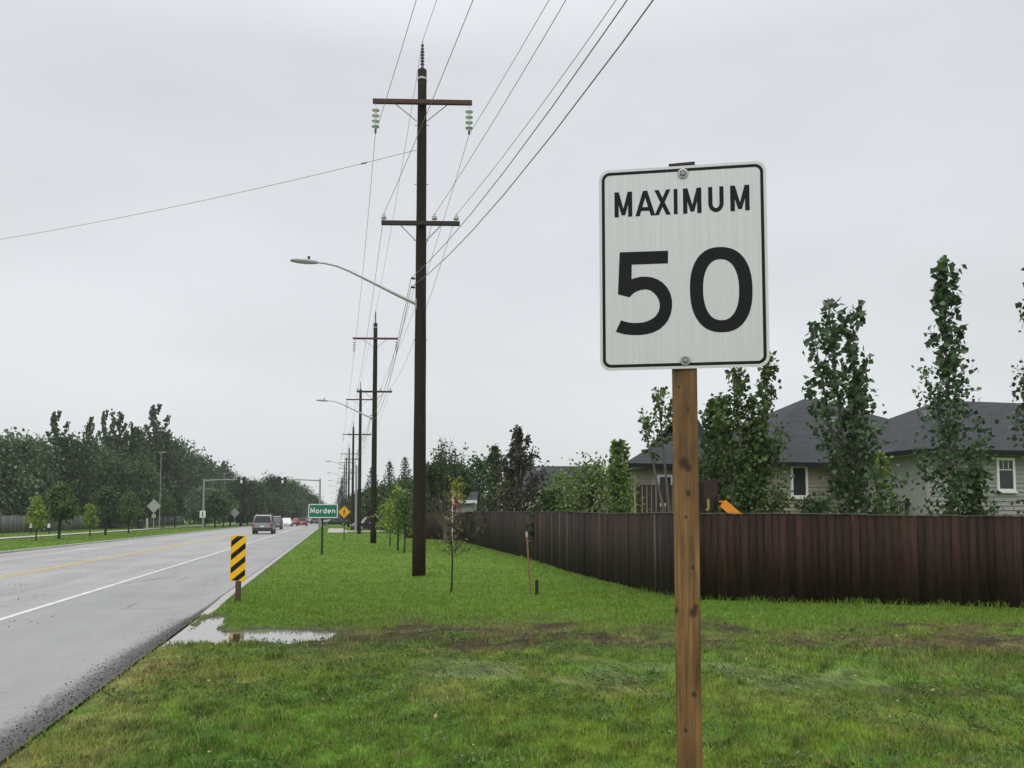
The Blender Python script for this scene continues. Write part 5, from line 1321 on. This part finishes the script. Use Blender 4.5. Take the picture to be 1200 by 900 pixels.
vt(151, 577, 34, 'leaf_mid', 'mid green street tree left of the diamond sign', 105, tr=.08, dens=90, n=44)
vt(172, 580, 30, 'leaf_mid', 'green street tree right behind the diamond sign', 106, Z=118, tr=.07, dens=80, n=40)
vt(191, 575, 36, 'leaf_mid', 'round street tree just right of the diamond sign', 107, Z=118, tr=.1, dens=110, n=44)
vt(205, 576, 34, 'leaf_dark', 'dark street tree left of the crossing mast', 108, Z=124, tr=.1, dens=110, n=44)
for i, (px_, yt, wp) in enumerate(((252, 577, 34), (262, 574, 34), (283, 578, 32), (297, 582, 26), (308, 588, 20), (322, 588, 20), (335, 592, 16), (345, 595, 13), (353, 597, 10))):
    vt(px_, yt, wp, 'leaf_mid' if i % 2 else 'leaf_dark', 'green street tree in the receding row beyond the crossing mast', 110+i, tr=.12, dens=90, n=36, leaf=.45, Z=125+18*i)
# big trees left: prototypes then copies
LT = 'big trees behind the grey fence'
R1 = broadleaf('big_tree', 9, 8, M['leaf_dark'], M['bark'], 'x', 'tree', LT, clumps=80, per=90, leaf=.34, seed=201, loc=(0, 0, 0))
R2 = broadleaf('big_tree', 9, 8, M['leaf_silver'], M['bark'], 'x', 'tree', LT, clumps=76, per=90, leaf=.36, seed=202)
R3 = broadleaf('big_tree', 9, 7, M['leaf_dark'], M['bark'], 'x', 'tree', LT, clumps=70, per=95, leaf=.36, seed=203)
TP = 'tall spired poplars behind the grey fence'
T1 = poplar(0, 1, 0, 1, 'x', 304, nbr=64, H=13, Wm=5.2, leaf=.26, dens=1.8, m='leaf_dark', group=TP, lowwide=1.0, tops=[(0, 0, 13), (1.3, .3, 10.2), (-1.2, -.3, 9.0), (.2, -.6, 7)])
T2 = poplar(0, 1, 0, 1, 'x', 309, nbr=70, H=13, Wm=5.8, leaf=.27, dens=1.8, m='leaf_dark', group=TP, lowwide=1.0, tops=[(-.3, 0, 13), (1.5, .3, 11.6), (-1.5, -.3, 9.8), (.8, -.6, 8)])
for t_ in (T1, T2): t_.name = 'tall_poplar'
used = set()
def big(proto, H0, W0, px_, Z, ytop, wpx, label, group=None):
    k_ = abs((px_-600)/F*cos(YAW)+sin(YAW))
    if px_ < 262 and group is None and Z*k_ < 35: Z = 35/k_
    h = hgt(ytop, Z); W = wpx/F*Z; sc = (W/W0, W/W0, h/H0)
    if id(proto) not in used:
        used.add(id(proto)); o = proto
    else: o = copy_tree(proto)
    o.location = gnd(px_, Z); o.rotation_euler = (0, 0, random.random()*6.28); o.scale = sc; o['label'] = label
    if group: o['group'] = group
    return o
big(R2, 9, 8, 18, 92, 518, 86, 'broad lighter green tree at the left edge above the small house')
big(R1, 9, 8, -18, 96, 522, 60, 'tree cut off by the left edge of the picture')
big(R3, 9, 7, 45, 104, 525, 50, 'dark tree right of the small white house')
big(T1, 13, 4.2, 61, 108, 480, 36, 'lone tall spired poplar, leftmost of the spires')
big(R1, 9, 8, 84, 106, 520, 60, 'dark round tree under the leftmost spire')
big(T1, 13, 4.2, 102, 112, 486, 24, 'narrow spired poplar, second of the spires from the left')
big(T1, 13, 4.2, 119, 112, 479, 25, 'narrow spired poplar, third of the spires from the left')
big(R2, 9, 8, 112, 100, 532, 78, 'grey-green round tree below the second and third spires')
big(T2, 13, 4.4, 141, 112, 481, 38, 'broader spired poplar in the middle of the row')
big(T2, 13, 4.4, 156, 114, 498, 36, 'shorter poplar between the two right spires')
big(T1, 13, 4.2, 178, 114, 472, 42, 'tallest spired poplar, rightmost of the spires')
big(R1, 9, 8, 150, 104, 530, 60, 'dark round tree below the middle poplar')
big(R3, 9, 7, 178, 112, 518, 60, 'dark round tree below the tallest spire')
big(R1, 9, 8, 205, 118, 524, 60, 'dark tree just right of the tallest spire')
big(T2, 13, 4.4, 196, 122, 505, 34, 'leaning poplar top right of the tallest spire')
big(R3, 9, 7, 228, 128, 537, 52, 'dark tree above the crossing mast')
big(T2, 13, 4.4, 244, 132, 541, 30, 'poplar top poking up right of the crossing mast')
big(R1, 9, 8, 222, 136, 560, 44, 'lower dark tree left behind the crossing mast')
big(T2, 13, 4.4, 259, 140, 539, 22, 'small spired top above the mast arm')
big(R1, 9, 8, 258, 134, 552, 46, 'dark tree under the mast arm')
big(R3, 9, 7, 282, 150, 566, 44, 'dark tree between the two crossing masts, left')
FAR = [(296, 168, 566, 40), (318, 180, 561, 42), (338, 200, 566, 40), (352, 225, 573, 34), (364, 250, 581, 28), (372, 285, 588, 22), (378, 330, 592, 18), (383, 400, 596, 14), (388, 480, 598, 12), (310, 175, 580, 44), (330, 190, 582, 44), (348, 215, 586, 30), (270, 150, 575, 44), (290, 160, 585, 40), (240, 138, 575, 44), (360, 245, 590, 24), (30, 110, 545, 70), (70, 112, 545, 60), (130, 118, 545, 60), (165, 118, 545, 50), (0, 108, 550, 60)]
for i, (px_, Z, yt, wp) in enumerate(FAR):
    big((R1, R3, R2)[i % 3] if i % 4 else R3, 9, 8, px_, Z, yt, wp, 'dark leafy tree in the long tree line across the road', 'trees of the tree line across the road')
FR = [(396, 520, 596, 16), (402, 400, 588, 26), (412, 300, 583, 24), (420, 230, 580, 30), (435, 200, 575, 30), (390, 600, 599, 12)]
for i, (px_, Z, yt, wp) in enumerate(FR):
    big((R1, R3)[i % 2], 9, 8, px_, Z, yt, wp, 'distant tree behind the receding utility poles', 'distant trees behind the receding poles')
for i, (px_, Z, yt, wp) in enumerate([(700, 75, 578, 60), (760, 60, 570, 50), (850, 70, 540, 60), (620, 90, 560, 60), (480, 150, 565, 60), (520, 130, 560, 60)]):
    big((R1, R3)[i % 2], 9, 8, px_, Z, yt, wp, 'background tree behind the houses on the right', 'background trees behind the houses')

# ------------------------------------------------------------------ vehicles
def make_car(name, style, paint, label, L_=4.6, Wd=1.82, H=1.65, loc=(0, 0, 0), rz=0, cat='car', group='vehicles on the road'):
    """loft body; front towards +y"""
    t = empty(name, loc, rz, label, cat, group); w_ = Wd/2; zb = .28 if style != 'suv' else .36; belt = H*.58
    hood = belt*(.90 if style != 'van' else .95)
    hl = L_/2
    # stations: (y_low, y_top, halfwidth, belt z, roof z, roof halfwidth)
    if style in ('suv', 'van'):
        S_ = [(-hl, -hl+.04, w_*.93, belt*.95, belt*.98, w_*.80), (-hl+.10, -hl+.16, w_, belt, belt+.06, w_*.86), (-hl+.12, -hl+.42, w_, belt, H*.97, w_*.76), (-hl+.9, -hl+1.0, w_, belt, H, w_*.79),
              (.35, .1, w_, belt, H*.985, w_*.79), (1.15, .72, w_, belt*.985, H*.93, w_*.76), (1.2, 1.22, w_, hood*1.01, hood*1.03, w_*.86), (hl-.35, hl-.4, w_*.97, hood*.94, hood*.96, w_*.8), (hl, hl-.1, w_*.86, hood*.78, hood*.82, w_*.7)]
    else:
        S_ = [(-hl, -hl+.04, w_*.88, belt*.9, belt*.95, w_*.75), (-hl+.35, -hl+.35, w_, belt, belt*1.04, w_*.84), (-hl+.75, -hl+.85, w_, belt, belt*1.06, w_*.83), (-hl+.8, -hl+1.45, w_, belt, H*.98, w_*.70),
              (.1, .1, w_, belt, H, w_*.72), (.95, .5, w_, belt*.98, H*.95, w_*.70), (1.0, 1.1, w_, hood, hood*1.03, w_*.84), (hl-.4, hl-.45, w_*.97, hood*.9, hood*.92, w_*.8), (hl, hl-.1, w_*.84, hood*.7, hood*.75, w_*.7)]
    b = MB(); R = []
    for (yl, yt, hw, zbelt, zr, rw) in S_:
        R.append([(-hw*.93, yl, zb), (-hw, yl, zb+.18), (-hw, yl, zbelt*.8), (-hw*.965, yl, zbelt), (-rw, yt, zr-.03), (-rw*.9, yt, zr), (rw*.9, yt, zr), (rw, yt, zr-.03), (hw*.965, yl, zbelt), (hw, yl, zbelt*.8), (hw, yl, zb+.18), (hw*.93, yl, zb)])
    n = 12
    for r_ in R: b.v += r_
    for i in range(len(R)-1):
        for j in range(n-1): b.f.append((i*n+j, (i+1)*n+j, (i+1)*n+j+1, i*n+j+1)); b.mi.append(0)
        b.f.append((i*n+n-1, (i+1)*n+n-1, (i+1)*n, i*n)); b.mi.append(0)
    b.f.append(tuple(range(n))); b.mi.append(0); b.f.append(tuple((len(R)-1)*n+j for j in reversed(range(n)))); b.mi.append(0)
    bd = b.build('body', paint, t, smooth=False)
    bv = bd.modifiers.new('bevel', 'BEVEL'); bv.width = .025; bv.segments = 2; bv.limit_method = 'ANGLE'; bv.angle_limit = radians(25)
    V3 = Vector
    def quadwin(nm, a, b2, c, d_, ins=.1, off=.012):
        a, b2, c, d_ = V3(a), V3(b2), V3(c), V3(d_); nn = (b2-a).cross(d_-a).normalized()
        cc = (a+b2+c+d_)/4
        if nn.dot(cc-V3((0, 0, .8))) < 0: nn = -nn
        q = [p.lerp(cc, ins)+nn*off for p in (a, b2, c, d_)]; mm = MB(); mm.add(q+[p-nn*.02 for p in q], [(0, 1, 2, 3), (7, 6, 5, 4), (0, 4, 5, 1), (1, 5, 6, 2), (2, 6, 7, 3), (3, 7, 4, 0)]); mm.build(nm, M['car_glass'], t)
    iw = 2 if style in ('suv', 'van') else 3
    # side windows, both sides
    for side in (0, 1):
        bi, ri = (3, 4) if side == 0 else (8, 7)
        for i in ((2, 3, 4) if style in ('suv', 'van') else (3, 4)):
            quadwin('side_window', R[i][bi], R[i+1][bi], R[i+1][ri], R[i][ri], .12)
    i = 1 if style in ('suv', 'van') else 2
    quadwin('rear_window', R[i][3], R[i][8], R[i+1][7], R[i+1][4], .10, .03)
    quadwin('windshield', R[6][4], R[6][7], R[5][7], R[5][4], .07, .015)
    wr = .34 if style in ('suv', 'van') else .31
    for sy in (-1, 1):
        for sx in (-1, 1):
            mm = MB(); y = sy*(hl-.85); x0 = sx*(w_-.2); x1 = sx*(w_+.015)
            mm.tube([(x0, y, wr), (x1-sx*.02, y, wr), (x1, y, wr)], [wr, wr, wr*.93], 20); wh = mm.build('wheel', M['tyre'], t)
            mm = MB(); mm.tube([(x1-sx*.01, y, wr), (x1+sx*.012, y, wr)], [wr*.62, wr*.56], 12); mm.build('rim', M['rim'], wh)
    for sx in (-1, 1):
        mm = MB(); mm.box((sx*w_*.84, -hl+.01, belt*.80), (.16, .08, .30)); mm.build('tail_light', M['red_lamp'], t)
        mm = MB(); mm.box((sx*w_*.68, hl-.03, hood*.62), (.30, .10, .15)); mm.build('headlight', M['clear_lamp'], t)
        mm = MB(); mm.box((sx*(w_+.06), .82, belt+.06), (.16, .10, .13)); mm.build('wing_mirror', paint, t)
    mm = MB(); mm.box((0, -hl-.03, zb+.14), (Wd*.94, .16, .24)); mm.build('rear_bumper', M['plastic_dark'] if style == 'suv' else paint, t)
    mm = MB(); mm.box((0, hl-.0, zb+.10), (Wd*.82, .16, .22)); mm.build('front_bumper', M['plastic_dark'] if style == 'suv' else paint, t)
    mm = MB(); mm.box((0, hl-.03, hood*.60), (.7, .06, .16)); mm.build('grille', M['black'], t)
    mm = MB(); mm.box((0, -hl-.02, belt*.70), (.36, .04, .14)); mm.build('licence_plate', M['trim_white'], t)
    mm = MB(); mm.box((0, 0, zb-.02), (Wd*.84, L_*.9, .12)); mm.build('underbody', M['black'], t)
    if style == 'suv':
        for sx in (-1, 1):
            mm = MB(); mm.tube([(sx*w_*.62, -hl+.6, H+.05), (sx*w_*.62, .1, H+.05)], .025, 6); mm.build('roof_rail', M['chrome'], t)
    return t
def on_road(px_, Z, X=None):
    q = P(px_, 606, Z); return (q.x if X is None else X, q.y, RZ)
silver = car_paint('silver_paint', (.26, .265, .27), .6); white = car_paint('white_paint_car', (.7, .7, .7), 0); red = car_paint('red_paint', (.22, .02, .02), .2); dark = car_paint('dark_paint', (.02, .021, .025), .3); grey = car_paint('grey_paint', (.12, .12, .13), .4)
make_car('parked_van' if 0 else 'suv', 'suv', silver, 'silver sport utility vehicle driving away, nearest vehicle on the road', Wd=1.9, H=1.85, L_=4.7, loc=on_road(310, 80), cat='car')
make_car('suv', 'suv', dark, 'dark oncoming vehicle half hidden behind the silver one', Wd=1.9, H=1.8, loc=on_road(322, 108), rz=pi, cat='car')
make_car('car', 'sedan', white, 'white oncoming car just right of the silver vehicle', H=1.5, Wd=1.85, loc=on_road(336, 142), rz=pi)
make_car('car', 'sedan', red, 'dark red car driving away beyond the white car', H=1.5, Wd=1.85, loc=on_road(354, 150))
make_car('car', 'sedan', red, 'red car half hidden to the left of the other red car', H=1.45, Wd=1.8, loc=on_road(347.5, 172), rz=pi)
make_car('suv', 'suv', white, 'distant white vehicle left of the Morden sign, upper one', H=1.9, Wd=1.95, loc=on_road(362.5, 215), rz=pi)
make_car('car', 'sedan', dark, 'small dark car far off just left of the Morden sign', H=1.5, loc=on_road(369, 190))
q = gnd(436, 96); make_car('suv', 'suv', dark, 'dark parked minivan seen side-on behind the utility poles', H=1.7, L_=4.7, loc=(q.x, q.y, .02), rz=radians(100), group='cars parked beyond the verge')
q = gnd(392, 150); make_car('car', 'sedan', dark, 'dark car parked side-on just right of the Morden sign post', H=1.5, L_=4.7, loc=(q.x, q.y, .02), rz=radians(95), group='cars parked beyond the verge')

# ------------------------------------------------------------------ damp air
b = MB(); b.box((0, 250, 14), (1400, 1100, 40)); hz_ = b.build('haze', None)
hz_.data.materials.clear(); hm = bpy.data.materials.new('haze'); hm.use_nodes = True; nt = hm.node_tree; nt.nodes.remove(nt.nodes['Principled BSDF'])
pv = nt.nodes.new('ShaderNodeVolumePrincipled'); pv.inputs['Color'].default_value = (.95, .97, 1, 1); pv.inputs['Density'].default_value = .00030; pv.inputs['Anisotropy'].default_value = .2
nt.links.new(pv.outputs[0], nt.nodes['Material Output'].inputs['Volume']); hz_.data.materials.append(hm); tag(hz_, 'thin damp haze in the air along the road', 'haze', kind='stuff')
S.cycles.volume_bounces = 1
